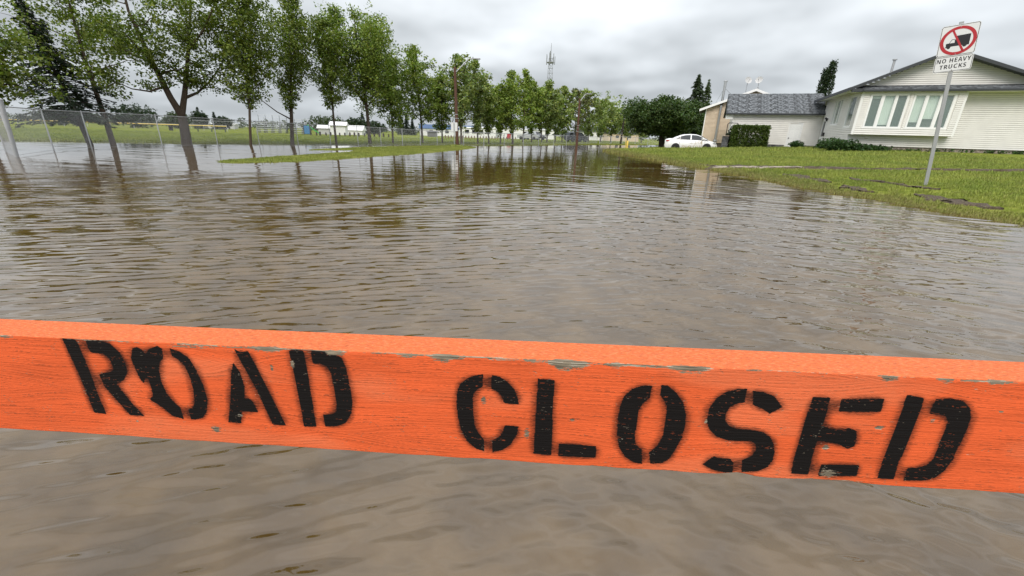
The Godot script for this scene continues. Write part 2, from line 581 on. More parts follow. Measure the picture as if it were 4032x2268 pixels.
			if face and wear_low[x] > 0.0 and (0.144 - v) * 1000.0 < wear_low[x] + nn + 2.5: bare = maxf(bare, 0.85)
			if face:
				for s in dents_at[x]:
					var ex: float = (u - s[0]) * 1000.0 / s[2]
					var ey: float = (v - s[1]) * 1000.0 / s[3]
					if ex * ex + ey * ey + 0.9 * g2 + 0.7 * g < 0.62: bare = 1.0
				if g2 < -0.50 and grain.get_noise_2d(u * 40.0, v * 45.0) > 0.42: bare = 0.8
				var k := (y - ht) * w + x
				var ink := d_mask[k] / 255.0
				var mist := d_spray[k] / 255.0
				var m1 := clampf((ink + 0.03 * g2 - 0.38) * 4.0, 0.0, 1.0)
				var sp := clampf((mist * 1.7 + 0.35 * g2 - 0.14) * 1.1, 0.0, 0.9) * smoothstep(0.03, 0.3, mist)
				var thin := smoothstep(-0.66, -0.45, u) if u < -0.3 else 1.0
				var a := maxf(m1, sp)
				if g2 > 0.34 and grain.get_noise_2d(u * 14.0, v * 160.0) > 0.34: a *= 0.7
				c = c.lerp(Vector3(0.006, 0.005, 0.005).lerp(Vector3(0.016, 0.011, 0.009), clampf(g * 1.2, 0, 1) * (1.0 - thin * 0.7)), a)
			if bare > 0.0:
				var wg := grain.get_noise_2d(u * 22.0, v * 700.0)
				var wd := Vector3(0.19, 0.16, 0.115) * (1.0 + 1.1 * wg + 0.5 * g)
				if wg > 0.42: wd = Vector3(0.48, 0.44, 0.36)
				c = c.lerp(wd, bare)
				hgt -= 0.2
			var o := (y * w + x) * 3
			out[o] = int(255.0 * pow(clampf(c.x, 0.0, 1.0), 0.4545))
			out[o + 1] = int(255.0 * pow(clampf(c.y, 0.0, 1.0), 0.4545))
			out[o + 2] = int(255.0 * pow(clampf(c.z, 0.0, 1.0), 0.4545))
			var hb := int(clampf(hgt, 0.0, 1.0) * 255.0)
			outb[o] = hb
			outb[o + 1] = hb
			outb[o + 2] = hb
	im = Image.create_from_data(w, ht + hf, false, Image.FORMAT_RGB8, out)
	bump = Image.create_from_data(w, ht + hf, false, Image.FORMAT_RGB8, outb)
	var m := mat(Color(1, 1, 1), 0.7, 0.0, 0.22)
	m.albedo_texture = ImageTexture.create_from_image(im)
	m.heightmap_enabled = true
	m.heightmap_scale = 0.11
	m.heightmap_texture = ImageTexture.create_from_image(bump)
	m.texture_repeat = false
	# a swept board with softened, uneven arrises
	var st := SurfaceTool.new()
	st.begin(Mesh.PRIMITIVE_TRIANGLES)
	st.set_smooth_group(0)
	var n := 220
	var tot := float(ht + hf)
	var rings := []
	for i in n + 1:
		var u := lerpf(-1.15, 1.15, float(i) / n)
		var e := 0.0016 * noise_a.get_noise_1d(u * 160.0) + 0.001 * noise_b.get_noise_1d(u * 500.0)
		var xi := clampi(int((u + 0.75) * ppm), 0, w - 1)
		var cut := 0.0009 + wear_at[xi] * 0.00018 + maxf(0.0, e)
		var notch := 0.005 * exp(-pow((u - 0.262) / 0.016, 2.0)) + 0.002 * maxf(0.0, noise_a.get_noise_1d(u * 90.0 + 50.0)) + wear_low[xi] * 0.0002
		var ring := []      # y down from the arris, z out of the face, v of the texture
		ring.append([0.0, -0.042, 0.5 / tot])
		ring.append([0.0, -cut * 1.3, (ht - cut * 1.3 / 0.0005) / tot])
		ring.append([cut * 0.35, -cut * 0.35, (ht - 0.5) / tot])
		ring.append([cut * 1.2, 0.0, (ht + cut * ppv) / tot])
		ring.append([0.07, 0.0006 * noise_b.get_noise_1d(u * 30.0), (ht + 0.07 * ppv) / tot])
		ring.append([0.138 - notch, 0.0, (ht + (0.138 - notch) * ppv) / tot])
		ring.append([0.141 - notch, -0.003, (ht + hf - 1.0) / tot])
		ring.append([0.141 - notch, -0.040, (ht + hf - 12.0) / tot])
		ring.append([0.138, -0.042, 0.1])
		ring.append([0.0, -0.042, 0.02])
		rings.append([u, ring])
	for i in n:
		for k in 9:
			st.set_smooth_group(k + 1)
			var q := []
			for s in [[i, k], [i + 1, k], [i + 1, k + 1], [i, k + 1]]:
				var r: Array = rings[s[0]][1][s[1]]
				q.append([Vector3(rings[s[0]][0], -r[0], r[1]), Vector2((rings[s[0]][0] + 0.75) / 1.5, r[2])])
			for t in [0, 1, 2, 0, 2, 3]:
				st.set_uv(q[t][1])
				st.add_vertex(q[t][0])
	for i in [0, n]:
		for k in 8:
			var ring: Array = rings[i][1]
			for r in ([ring[0], ring[k], ring[k + 1]] if i == 0 else [ring[0], ring[k + 1], ring[k]]):
				st.set_uv(Vector2(0.5, 0.05))
				st.add_vertex(Vector3(rings[i][0], -r[0], r[1]))
	st.generate_normals()
	st.generate_tangents()
	var t := thing("road_barricade", "orange wooden barricade board with black stencilled letters ROAD CLOSED", "barricade", Vector3(0, 0, 0))
	var b := obj("board", st.commit(), m, t)
	var bx := Vector3(0.9970064, 0.0250761, 0.07313979)
	var by := Vector3(-0.0250089, 0.99968555, -0.00183464)
	b.transform = Transform3D(Basis(bx, by, bx.cross(by)), Vector3(0, 0.8936, -0.3978))
	# legs that carry the board, outside the picture on either side
	for s in [-1.1, 1.1]:
		for lean in [-0.06, 0.06]:
			var top: Vector3 = b.transform * Vector3(s, -0.02, -0.021 + (0.045 if lean > 0 else -0.045))
			var foot := Vector3(top.x + 0.1 * signf(s), -0.28, top.z + lean)
			var sl := new_st()
			var y := (top - foot).normalized()
			var xx := Vector3(1, 0, 0.0)
			cbox(sl, Vector3(-0.045, 0, -0.019), Vector3(0.045, (top - foot).length() + 0.03, 0.019), 0.004, Transform3D(Basis(xx, y, xx.cross(y)), foot))
			obj("leg", done(sl), M.orange, t)

# ---------- plants ----------
var LV := PackedVector3Array()
var LN := PackedVector3Array()
var LC := PackedColorArray()
var LI := PackedInt32Array()

func leaf(c: Vector3, a: Vector3, b: Vector3, col: Color) -> void:
	var n := a.cross(b).normalized()
	var k := LV.size()
	var bend := n * a.length() * 0.22
	LV.append(c - a); LV.append(c + b + bend); LV.append(c + a); LV.append(c - b + bend)
	LN.append(n); LN.append(n); LN.append(n); LN.append(n)
	LC.append(col); LC.append(col); LC.append(col); LC.append(col)
	LI.append(k); LI.append(k + 1); LI.append(k + 2); LI.append(k); LI.append(k + 2); LI.append(k + 3)

func rnd_dir() -> Vector3:
	var z := rng.randf_range(-1, 1)
	var a := rng.randf() * TAU
	var r := sqrt(1.0 - z * z)
	return Vector3(r * cos(a), z, r * sin(a))

func leaves_mesh() -> ArrayMesh:
	var arr := []
	arr.resize(Mesh.ARRAY_MAX)
	arr[Mesh.ARRAY_VERTEX] = LV
	arr[Mesh.ARRAY_NORMAL] = LN
	arr[Mesh.ARRAY_COLOR] = LC
	arr[Mesh.ARRAY_INDEX] = LI
	var m := ArrayMesh.new()
	m.add_surface_from_arrays(Mesh.PRIMITIVE_TRIANGLES, arr)
	LV = PackedVector3Array()
	LN = PackedVector3Array()
	LC = PackedColorArray()
	LI = PackedInt32Array()
	return m

func clump(c: Vector3, r: float, n: int, size: float, col: Color, flat := 0.8) -> void:
	var tone := rng.randf_range(0.75, 1.3)
	for i in n:
		var d := rnd_dir() * r * pow(rng.randf(), 0.45)
		d.y *= flat
		var s := size * rng.randf_range(0.65, 1.3)
		var ax := rnd_dir()
		var up := (Vector3(0, 0.9, 0) + rnd_dir()).normalized()
		var b := ax.cross(up).normalized() * s * 0.62
		var v := tone * rng.randf_range(0.75, 1.3)
		var yl := rng.randf_range(-0.12, 0.2)
		leaf(c + d, b.cross(up).normalized() * s, b, Color(col.r * v * (1.0 + yl), col.g * v, col.b * v * (1.0 - yl)))

# stems: polylines in tree space [[points, radius at start, radius at end], ...]; limbs grow from them
func grow(st: SurfaceTool, stems: Array, spec: Dictionary) -> void:
	var total: float = spec.height
	var n_limb: int = spec.limbs
	var low: float = spec.low
	var tips := []
	for s in stems:
		var pts: Array = s[0]
		var rad := []
		for i in pts.size(): rad.append(lerpf(s[1], s[2], pow(i / (pts.size() - 1.0), 0.85)))
		tube(st, pts, rad, 9)
		if s.size() > 3: continue
		for k in n_limb:
			var f := (k + rng.randf()) / n_limb
			var q := f * (pts.size() - 1)
			var i := mini(int(q), pts.size() - 2)
			var p: Vector3 = (pts[i] as Vector3).lerp(pts[i + 1], q - i)
			if p.y < low: continue
			var t := (p.y - low) / maxf(total - low, 0.1)          # 0 at the foot of the crown, 1 at its top
			var reach: float = spec.width * (0.42 + 0.75 * sin(PI * pow(clampf(t, 0, 1), 0.62)) - 0.30 * t) * rng.randf_range(0.65, 1.15)
			reach = maxf(reach, 0.25)
			var az := TAU * (k * 0.382 + rng.randf() * 0.2)
			var rise: float = spec.rise * rng.randf_range(0.7, 1.25)
			var dir := Vector3(cos(az), 0, sin(az))
			var lp := [p]
			for j in 5:
				var g := (j + 1) / 5.0
				lp.append(p + dir * reach * g + Vector3(0, reach * rise * (g * 0.75 + g * g * 0.45), 0) + rnd_dir() * reach * 0.05)
			var r0: float = clampf(lerpf(s[1], s[2], f) * 0.5, 0.012, 0.12)
			tube(st, lp, [r0, r0 * 0.8, r0 * 0.6, r0 * 0.45, r0 * 0.3, r0 * 0.15], 5)
			var nc := int(clampf(reach * spec.density * 13.0, 6, 90))
			for j in nc:
				var g := pow(rng.randf(), 0.7)
				var a := mini(int(g * 5.0), 4)
				var b: Vector3 = (lp[a] as Vector3).lerp(lp[a + 1], g * 5.0 - a)
				tips.append([b + rnd_dir() * reach * 0.36 * (0.35 + g) + Vector3(0, -0.03, 0), spec.clump * rng.randf_range(0.6, 1.25)])
		for k in 6:
			tips.append([pts[-1] + rnd_dir() * spec.clump * 0.7 - Vector3(0, spec.clump * k * 0.35, 0), spec.clump * 0.8])
	for tp in tips:
		clump(tp[0], tp[1], int(spec.leaves), spec.leaf, spec.color)

func tree(called: String, label: String, base: Vector3, stems: Array, spec: Dictionary, group := "") -> Node3D:
	var t := thing(called, label, "tree", base, 0.0, group)
	var st := new_st()
	grow(st, stems, spec)
	obj("trunk", done(st), M[spec.get("bark", "bark")], t)
	obj("crown", leaves_mesh(), M.leaf, t)
	return t

func stem_to(top: Vector3, r0: float, r1: float, wob := 0.03, n := 9) -> Array:
	var pts := []
	var ph := rng.randf() * TAU
	for i in n:
		var g := i / (n - 1.0)
		pts.append(top * g + Vector3(cos(ph + g * 5.0), 0, sin(ph * 1.7 + g * 4.0)) * top.y * wob * g * (1.2 - g) - (Vector3(0, 0.35, 0) if i == 0 else Vector3.ZERO))
	return [pts, r0, r1]

func spruce(label: String, base: Vector3, height: float, width: float, color: Color, tiers: int, size: float, dens: float, bare := 0.12, group := "", lean := Vector3.ZERO) -> Node3D:
	var t := thing("spruce_tree", label, "tree", base, 0.0, group)
	var st := new_st()
	var axis := func(g: float) -> Vector3: return Vector3(0, height * g, 0) + lean * g
	var pts := []
	for i in 8: pts.append(axis.call(i / 7.0) - (Vector3(0, 0.3, 0) if i == 0 else Vector3.ZERO))
	var r := height * 0.014 + 0.04
	tube(st, pts, [r, r * 0.92, r * 0.8, r * 0.66, r * 0.5, r * 0.36, r * 0.2, r * 0.05], 8)
	for k in tiers:
		var g := bare + (1.0 - bare) * pow((k + 0.5) / tiers, 0.95)
		var reach := width * (1.0 - g) * 1.1 + 0.12
		var nb := 4 + int(rng.randi() % 3)
		for j in nb:
			var az := TAU * (j + rng.randf()) / nb
			var d := Vector3(cos(az), 0, sin(az))
			var rr := reach * rng.randf_range(0.6, 1.15)
			var p: Vector3 = axis.call(g)
			var lp := []
			for i in 5:
				var q := i / 4.0
				lp.append(p + d * rr * q + Vector3(0, rr * (0.1 * q - 0.42 * q * q + 0.16 * q * q * q), 0))
			tube(st, lp, [0.03, 0.024, 0.018, 0.012, 0.006], 4)
			for i in int(rr * dens) + 3:
				var q := pow(rng.randf(), 0.75)
				var a := mini(int(q * 4.0), 3)
				var b: Vector3 = (lp[a] as Vector3).lerp(lp[a + 1], q * 4.0 - a)
				var side := d.cross(Vector3.UP) * rng.randf_range(-1, 1) * rr * 0.22 * (1.1 - q)
				var hang := Vector3(0, -rng.randf() * size * 1.2, 0)
				var v := rng.randf_range(0.7, 1.3)
				var dirn := (d * 0.6 + side.normalized() * 0.7 + Vector3(0, rng.randf_range(-0.6, 0.15), 0)).normalized()
				leaf(b + side + hang, dirn * size * rng.randf_range(0.7, 1.4), dirn.cross(rnd_dir()).normalized() * size * 0.28, Color(color.r * v, color.g * v, color.b * v))
	obj("trunk", done(st), M.dark_bark, t)
	obj("crown", leaves_mesh(), M.leaf, t)
	return t

func bush(called: String, label: String, category: String, base: Vector3, size: Vector3, color: Color, n: int, lf: float, group := "", boxy := false) -> Node3D:
	var t := thing(called, label, category, base, 0.0, group)
	var st := new_st()
	for k in 7:
		var a := TAU * k / 7.0
		var tip := Vector3(cos(a) * size.x * 0.32, size.y * rng.randf_range(0.6, 0.85), sin(a) * size.z * 0.32)
		tube(st, [Vector3(0, -0.1, 0), tip * 0.5 + Vector3(0, 0.05, 0), tip], [0.035, 0.022, 0.008], 5)
	obj("stem", done(st), M.dark_bark, t)
	for i in n:
		var d := rnd_dir()
		var p: Vector3
		if boxy:
			p = Vector3(rng.randf_range(-1, 1), rng.randf_range(-1, 1), rng.randf_range(-1, 1))
			var m := maxf(absf(p.x), maxf(absf(p.y), absf(p.z)))
			p = p / maxf(m, 0.01) * pow(rng.randf(), 0.15)
			p *= 1.0 + 0.07 * noise_a.get_noise_3d(p.x * 60.0, p.y * 60.0, p.z * 60.0)
			if p.length() > 1.45: p = p.normalized() * 1.45
			p = Vector3(p.x * size.x / 2, size.y / 2 * (1.0 + p.y), p.z * size.z / 2)
		else:
			d *= pow(rng.randf(), 0.4) * (1.0 + 0.35 * noise_a.get_noise_3d(d.x * 60.0 + base.x * 9.0, d.y * 60.0, d.z * 60.0))
			p = Vector3(d.x * size.x / 2, size.y * (0.5 + d.y * 0.5), d.z * size.z / 2)
		clump(p, lf * 1.8, 5, lf, color)
	obj("foliage", leaves_mesh(), M.leaf, t)
	return t

# ---------- building pieces ----------
var wedge: ArrayMesh
var course: ArrayMesh

func make_wedge(lo: float, hi: float) -> ArrayMesh:      # a lapped board: 1 long, 1 high, its lower edge proud of its upper
	var st := new_st()
	var p := [Vector3(0, 0, lo), Vector3(1, 0, lo), Vector3(1, 1, hi), Vector3(0, 1, hi), Vector3(0, 0, 0), Vector3(1, 0, 0), Vector3(1, 1, 0), Vector3(0, 1, 0)]
	var uv := [Vector2(0, 1), Vector2(1, 1), Vector2(1, 0), Vector2(0, 0)]
	for i in [0, 3, 2, 0, 2, 1]:
		st.set_uv(uv[i])
		st.add_vertex(p[i])
	for f in [[0, 1, 5, 4], [3, 7, 6, 2], [0, 4, 7, 3], [1, 2, 6, 5], [4, 5, 6, 7]]:
		for i in [0, 1, 2, 0, 2, 3]:
			st.set_uv(Vector2(0.5, 0.98))
			st.add_vertex(p[f[i]])
	return done(st)

func board(parent: Node, called: String, mesh: Mesh, m: Material, t: Transform3D, a: float, b: float, y: float, h: float) -> void:
	var o := obj(called, mesh, m, parent)
	o.transform = t * Transform3D(Basis(Vector3(b - a, 0, 0), Vector3(0, h, 0), Vector3(0, 0, 1)), Vector3(a, y, 0))

# t: x along the wall, y up, z out of it. span(y) gives the wall's ends at that height.
func siding(parent: Node, t: Transform3D, h0: float, h1: float, pitch: float, m: Material, span: Callable, holes: Array) -> void:
	var n := int(ceil((h1 - h0) / pitch))
	for i in n:
		var y := h0 + i * pitch
		var hh := minf(pitch, h1 - y)
		if hh < 0.02: continue
		var e: Vector2 = span.call(y + hh * 0.5)
		var parts := [[e.x, e.y]]
		for r in holes:       # [x0, x1, y0, y1]
			if y + hh * 0.5 > r[2] and y + hh * 0.5 < r[3]:
				var next := []
				for p in parts:
					if r[1] <= p[0] or r[0] >= p[1]: next.append(p)
					else:
						if r[0] > p[0] + 0.02: next.append([p[0], r[0]])
						if r[1] < p[1] - 0.02: next.append([r[1], p[1]])
				parts = next
		for p in parts:
			if p[1] - p[0] > 0.03: board(parent, "siding_board", wedge, m, t, p[0], p[1], y, hh * 0.76)

func wall_with_holes(t: Transform3D, x0: float, x1: float, y0: float, y1: float, holes: Array, thick := 0.12) -> ArrayMesh:
	var st := new_st()
	var xs := [x0, x1]
	var ys := [y0, y1]
	for r in holes:
		for k in 2:
			if r[k] > x0 and r[k] < x1 and not xs.has(r[k]): xs.append(r[k])
			if r[2 + k] > y0 and r[2 + k] < y1 and not ys.has(r[2 + k]): ys.append(r[2 + k])
	xs.sort()
	ys.sort()
	for i in xs.size() - 1:
		for j in ys.size() - 1:
			var c := Vector2((xs[i] + xs[i + 1]) / 2.0, (ys[j] + ys[j + 1]) / 2.0)
			var solid := true
			for r in holes:
				if c.x > r[0] and c.x < r[1] and c.y > r[2] and c.y < r[3]: solid = false
			if solid: box(st, Vector3(xs[i], ys[j], -thick), Vector3(xs[i + 1], ys[j + 1], 0), t)
	return done(st)

func window(parent: Node, t: Transform3D, x0: float, x1: float, y0: float, y1: float, panes: Array, fw := 0.07, glass := "glass") -> Node:
	var st := new_st()
	var ed := [x0]
	for p in panes:
		ed.append(p[0])
		ed.append(p[1])
	ed.append(x1)
	for i in range(0, ed.size(), 2):
		box(st, Vector3(ed[i], y0, -0.06), Vector3(ed[i + 1], y1, 0.035), t)
	for p in panes:
		box(st, Vector3(p[0], y0, -0.06), Vector3(p[1], y0 + fw, 0.035), t)
		box(st, Vector3(p[0], y1 - fw, -0.06), Vector3(p[1], y1, 0.035), t)
		box(st, Vector3(p[0], y0 + fw, -0.05), Vector3(p[0] + 0.03, y1 - fw, 0.015), t)
		box(st, Vector3(p[1] - 0.03, y0 + fw, -0.05), Vector3(p[1], y1 - fw, 0.015), t)
	var o := obj("window", done(st), M.vinyl, parent)
	var sl := new_st()
	box(sl, Vector3(x0 - 0.05, y0 - 0.06, 0.0), Vector3(x1 + 0.05, y0 - 0.002, 0.05), t)
	obj("sill", done(sl), M.trim, o)
	sl = new_st()
	box(sl, Vector3(x0 - 0.05, y1 + 0.002, 0.0), Vector3(x1 + 0.05, y1 + 0.05, 0.045), t)
	obj("head_trim", done(sl), M.trim, o)
	for p in panes:
		var g := new_st()
		box(g, Vector3(p[0] + 0.031, y0 + fw + 0.001, -0.022), Vector3(p[1] - 0.031, y1 - fw - 0.001, -0.016), t)
		obj("pane", done(g), M[glass], o)
	return o

# lapped shingle courses from the eave up. t: x along the eave, y up the slope, z out of it
func shingles(parent: Node, t: Transform3D, x0: float, x1: float, length: float, pitch: float, skew = null) -> void:
	var n := int(round(length / pitch))
	for i in n:
		var y := i * length / n
		var e := Vector2(x0, x1)
		if skew != null: e = skew.call(y)
		if e.y - e.x < 0.05: continue
		board(parent, "shingle_course", course, M["shingle%d" % (i % 5)], t, e.x, e.y, y, length / n * 1.06)

func slope(o: Vector3, along: Vector3, up: Vector3) -> Transform3D:
	var x := along.normalized()
	var y := up.normalized()
	return Transform3D(Basis(x, y, x.cross(y)), o)

func build_house() -> void:
	var H := thing("white_house", "white vinyl-sided bungalow with charcoal roof, bay windows and attached garage", "house", Vector3(21.88, 0, -29.69), -0.3989)
	var I := Transform3D.IDENTITY
	var front := I
	var side := Transform3D(Basis(Vector3(0, 0, 1), Vector3(0, 1, 0), Vector3(-1, 0, 0)), Vector3.ZERO)         # x -> +z of the house, out of the left wall
	var pitch := 0.1145
	# main front wall
	var st := new_st()
	box(st, Vector3(0.05, 0.3, -0.3), Vector3(9.5, 1.1, -0.03))
	box(st, Vector3(0.05, 0.3, -8.1), Vector3(0.35, 1.1, -0.302))
	obj("foundation", done(st), M.concrete, H)
	obj("wall", wall_with_holes(front, 0.0, 9.5, 1.1, 4.62, [[0.12, 4.9, 1.9, 4.1]]), M.cream, H)
	siding(H, front, 1.11, 4.62, pitch, M.cream, func(_y: float) -> Vector2: return Vector2(0.07, 9.5), [[0.0, 5.05, 1.78, 4.3]])
	# gable above the skirt roof
	var gb := new_st()
	var ge := func(y: float) -> Vector2: return Vector2(0.0 + (y - 4.72) * 2.26, 9.2 - (y - 4.72) * 3.0)
	for p in [[Vector3(0.0, 4.6, 0), Vector3(3.9, 6.40, 0), Vector3(9.3, 4.6, 0)]]:
		tri(gb, p[0] + Vector3(0, 0, -0.02), p[1] + Vector3(0, 0, -0.02), p[2] + Vector3(0, 0, -0.02))
		tri(gb, p[2] + Vector3(0, 0, -0.2), p[1] + Vector3(0, 0, -0.2), p[0] + Vector3(0, 0, -0.2))
	obj("gable_wall", done(gb), M.cream, H)
	siding(H, front, 4.66, 6.42, pitch, M.cream, ge, [])
	# left wall
	var lh := [[-1.74, -0.12, 2.24, 4.16], [-5.45, -3.4, 2.5, 4.2], [-7.74, -6.74, 0.7, 2.95], [-5.2, -4.05, 1.12, 1.5]]
	obj("wall", wall_with_holes(side, -8.1, -0.125, 1.1, 4.62, lh), M.cream, H)
	siding(H, side, 1.11, 4.45, pitch, M.cream, func(_y: float) -> Vector2: return Vector2(-8.1, 0.0), lh)
	var cb := new_st()
	box(cb, Vector3(-0.02, 1.1, -0.005), Vector3(0.07, 1.79, 0.022))
	box(cb, Vector3(-0.022, 1.1, -0.09), Vector3(-0.001, 1.79, -0.006))
	obj("corner_trim", done(cb), M.trim, H)
	window(H, side, -1.74, -0.12, 2.24, 4.16, [[-1.62, -0.24]])
	window(H, side, -5.45, -3.4, 2.5, 4.2, [[-5.38, -4.95], [-4.83, -4.02], [-3.9, -3.47]])
	window(H, side, -5.2, -4.05, 1.12, 1.5, [[-5.15, -4.1]], 0.05)
	var dr := new_st()
	box(dr, Vector3(-7.74, 0.7, -0.05), Vector3(-7.62, 2.95, 0.04), side)
	box(dr, Vector3(-6.86, 0.7, -0.05), Vector3(-6.74, 2.95, 0.04), side)
	box(dr, Vector3(-7.62, 2.84, -0.05), Vector3(-6.86, 2.95, 0.04), side)
	box(dr, Vector3(-7.62, 0.7, -0.05), Vector3(-6.86, 1.7, 0.0), side)
	var dd := obj("entry_door", done(dr), M.vinyl, H)
	obj("pane", box_mesh(Vector3(0.0, 1.7, -7.62), Vector3(0.03, 2.84, -6.86)), M.dark_glass, dd)
	var mb := new_st()
	cbox(mb, Vector3(-6.62, 1.72, 0.03), Vector3(-6.28, 1.98, 0.16), 0.03, side)
	obj("mailbox", done(mb), M.black, H)
	var lt := new_st()
	cbox(lt, Vector3(-6.6, 2.82, 0.02), Vector3(-6.46, 3.05, 0.16), 0.03, side)
	tube(lt, [side * Vector3(-6.53, 2.95, 0.1), side * Vector3(-6.3, 3.02, 0.22)], [0.05, 0.075], 8)
	obj("porch_lamp", done(lt), M.black, H)
	# bay
	var bt := Transform3D(Basis.IDENTITY, Vector3(0, 0, 0.597))
	var bh := [[0.45, 2.36, 2.2, 4.12], [2.6, 4.58, 2.2, 4.12]]
	obj("bay_wall", wall_with_holes(bt, 0.0, 5.05, 1.78, 4.3, bh, 0.1), M.cream, H)
	siding(H, bt, 1.79, 4.25, pitch, M.cream, func(_y: float) -> Vector2: return Vector2(0.1, 4.95), [[0.38, 2.43, 2.14, 4.2], [2.53, 4.65, 2.14, 4.2]])
	var bs := new_st()
	box(bs, Vector3(0.0, 1.78, 0.002), Vector3(0.1, 4.3, 0.496))
	box(bs, Vector3(4.95, 1.78, 0.002), Vector3(5.05, 4.3, 0.496))
	box(bs, Vector3(0.1, 1.78, 0.002), Vector3(4.95, 1.84, 0.496))
	box(bs, Vector3(0.1, 4.2, 0.002), Vector3(4.95, 4.3, 0.496))
	obj("bay_shell", done(bs), M.cream, H)
	siding(H, side, 1.79, 4.25, pitch, M.cream, func(_y: float) -> Vector2: return Vector2(0.003, 0.59), [])
	var bc := new_st()
	box(bc, Vector3(-0.024, 1.77, 0.599), Vector3(0.1, 4.28, 0.622))
	box(bc, Vector3(-0.026, 1.77, 0.52), Vector3(-0.0005, 4.28, 0.598))
	box(bc, Vector3(4.95, 1.77, 0.599), Vector3(5.065, 4.28, 0.621))
	obj("corner_trim", done(bc), M.trim, H)
	window(H, bt, 0.45, 2.36, 2.2, 4.12, [[0.53, 1.04], [1.16, 1.72], [1.82, 2.3]])
	window(H, bt, 2.6, 4.58, 2.2, 4.12, [[2.67, 3.18], [3.29, 3.86], [3.98, 4.5]])
	# the room behind the bay and its pale blinds
	var rm := new_st()
	quad(rm, Vector3(0.14, 1.85, -4), Vector3(0.14, 4.19, -4), Vector3(5.6, 4.19, -4), Vector3(5.6, 1.85, -4))
	quad(rm, Vector3(5.6, 1.85, -4), Vector3(5.6, 4.19, -4), Vector3(5.6, 4.19, -0.13), Vector3(5.6, 1.85, -0.13))
	quad(rm, Vector3(0.14, 1.845, -0.2), Vector3(0.14, 1.845, -4), Vector3(5.6, 1.845, -4), Vector3(5.6, 1.845, -0.2))
	quad(rm, Vector3(0.14, 4.19, -4), Vector3(0.14, 4.19, 0.0), Vector3(5.6, 4.19, 0.0), Vector3(5.6, 4.19, -4))
	obj("room", done(rm), M.room, H)
	for c in [[1.12, 1.76, 2.38], [2.62, 3.2, 2.55], [3.24, 3.9, 2.75], [0.5, 1.06, 3.9]]:
		var cu := new_st()
		for k in 16:
			var xa: float = lerpf(c[0], c[1], k / 16.0)
			var xb: float = lerpf(c[0], c[1], (k + 1) / 16.0)
			var za := 0.42 + (0.02 if k % 2 else 0.0)
			var zb := 0.42 + (0.0 if k % 2 else 0.02)
			quad(cu, Vector3(xa, c[2], za), Vector3(xa, 4.18, za), Vector3(xb, 4.18, zb), Vector3(xb, c[2], zb))
		obj("blind", done(cu), M.blind, H)
	var pt := new_st()        # a sofa back and a plant seen through the panes
	cbox(pt, Vector3(2.7, 1.9, -0.6), Vector3(4.6, 2.62, -0.25), 0.08)
	obj("sofa", done(pt), M.room, H)
	# soffit and fascia of the skirt roof, gutter, lapped shingles
	var sk := new_st()
	box(sk, Vector3(-0.5, 4.26, 0.0), Vector3(9.8, 4.30, 0.84))
	obj("soffit", done(sk), M.soffit, H)
	var gu := new_st()
	cbox(gu, Vector3(-0.1, 4.255, 0.85), Vector3(9.8, 4.385, 0.96), 0.02)
	obj("gutter", done(gu), M.charcoal, H)
	var pr := new_st()
	var up := Vector3(0, 0.32, -0.86)
	quad(pr, Vector3(-0.12, 4.36, 0.86), Vector3(0.02, 4.66, -0.01), Vector3(9.8, 4.66, -0.01), Vector3(9.8, 4.36, 0.86))
	obj("skirt_roof", done(pr), M.shingle0, H)
	shingles(H, slope(Vector3(0, 4.365, 0.87), Vector3(1, 0, 0), up), -0.1, 9.8, 0.93, 0.15, func(y: float) -> Vector2: return Vector2(-0.12 + y * 0.15, 9.8))
	var hip := new_st()
	tri(hip, Vector3(-0.12, 4.36, 0.86), Vector3(-0.62, 4.50, 0.7), Vector3(0.02, 4.67, 0.0))
	box(hip, Vector3(-0.66, 4.26, 0.66), Vector3(-0.08, 4.44, 0.86))
	obj("hip_return", done(hip), M.charcoal, H)
	# main roof
	var rz := 0.72
	var bz := -9.3
	var ridge := Vector3(3.72, 6.5, 0)
	var el := Vector3(-0.72, 4.52, 0)
	var er := Vector3(9.6, 4.36, 0)
	for s in [[el, 0], [er, 1]]:
		var e: Vector3 = s[0]
		var sl := new_st()
		var th := Vector3(0, -0.1, 0)
		var a := Vector3(e.x, e.y, rz)
		var b := Vector3(ridge.x, ridge.y, rz)
		var c := Vector3(ridge.x, ridge.y, bz)
		var d := Vector3(e.x, e.y, bz)
		quad(sl, a, b, c, d)
		quad(sl, a + th, b + th, c + th, d + th)
		obj("roof", done(sl), M.shingle1, H)
		var fa := new_st()
		var w := Vector3(0, 0.17, 0)
		for z in [rz + 0.001, bz]:
			var oz := Vector3(0, 0, 0.03)
			var q0 := Vector3(e.x, e.y - 0.16, z)
			var q1 := Vector3(ridge.x, ridge.y - 0.16, z)
			quad(fa, q0, q0 + w, q1 + w, q1)
			quad(fa, q0 + oz, q0 + w + oz, q1 + w + oz, q1 + oz)
			quad(fa, q0 + w, q0 + w + oz, q1 + w + oz, q1 + w)
			quad(fa, q0, q0 + oz, q1 + oz, q1)
		obj("rake_board", done(fa), M.charcoal, H)
		var ea := new_st()
		var ox := -0.06 if s[1] == 0 else 0.0
		box(ea, Vector3(e.x + ox, e.y - 0.16, bz), Vector3(e.x + ox + 0.06, e.y + 0.015, rz + 0.03))
		obj("eave_gutter", done(ea), M.charcoal, H)
		if s[1] == 0:
			var so := new_st()
			quad(so, Vector3(e.x, e.y - 0.14, bz), Vector3(e.x, e.y - 0.14, rz), Vector3(0.02, e.y - 0.07, rz), Vector3(0.02, e.y - 0.07, bz))
			obj("soffit", done(so), M.soffit, H)
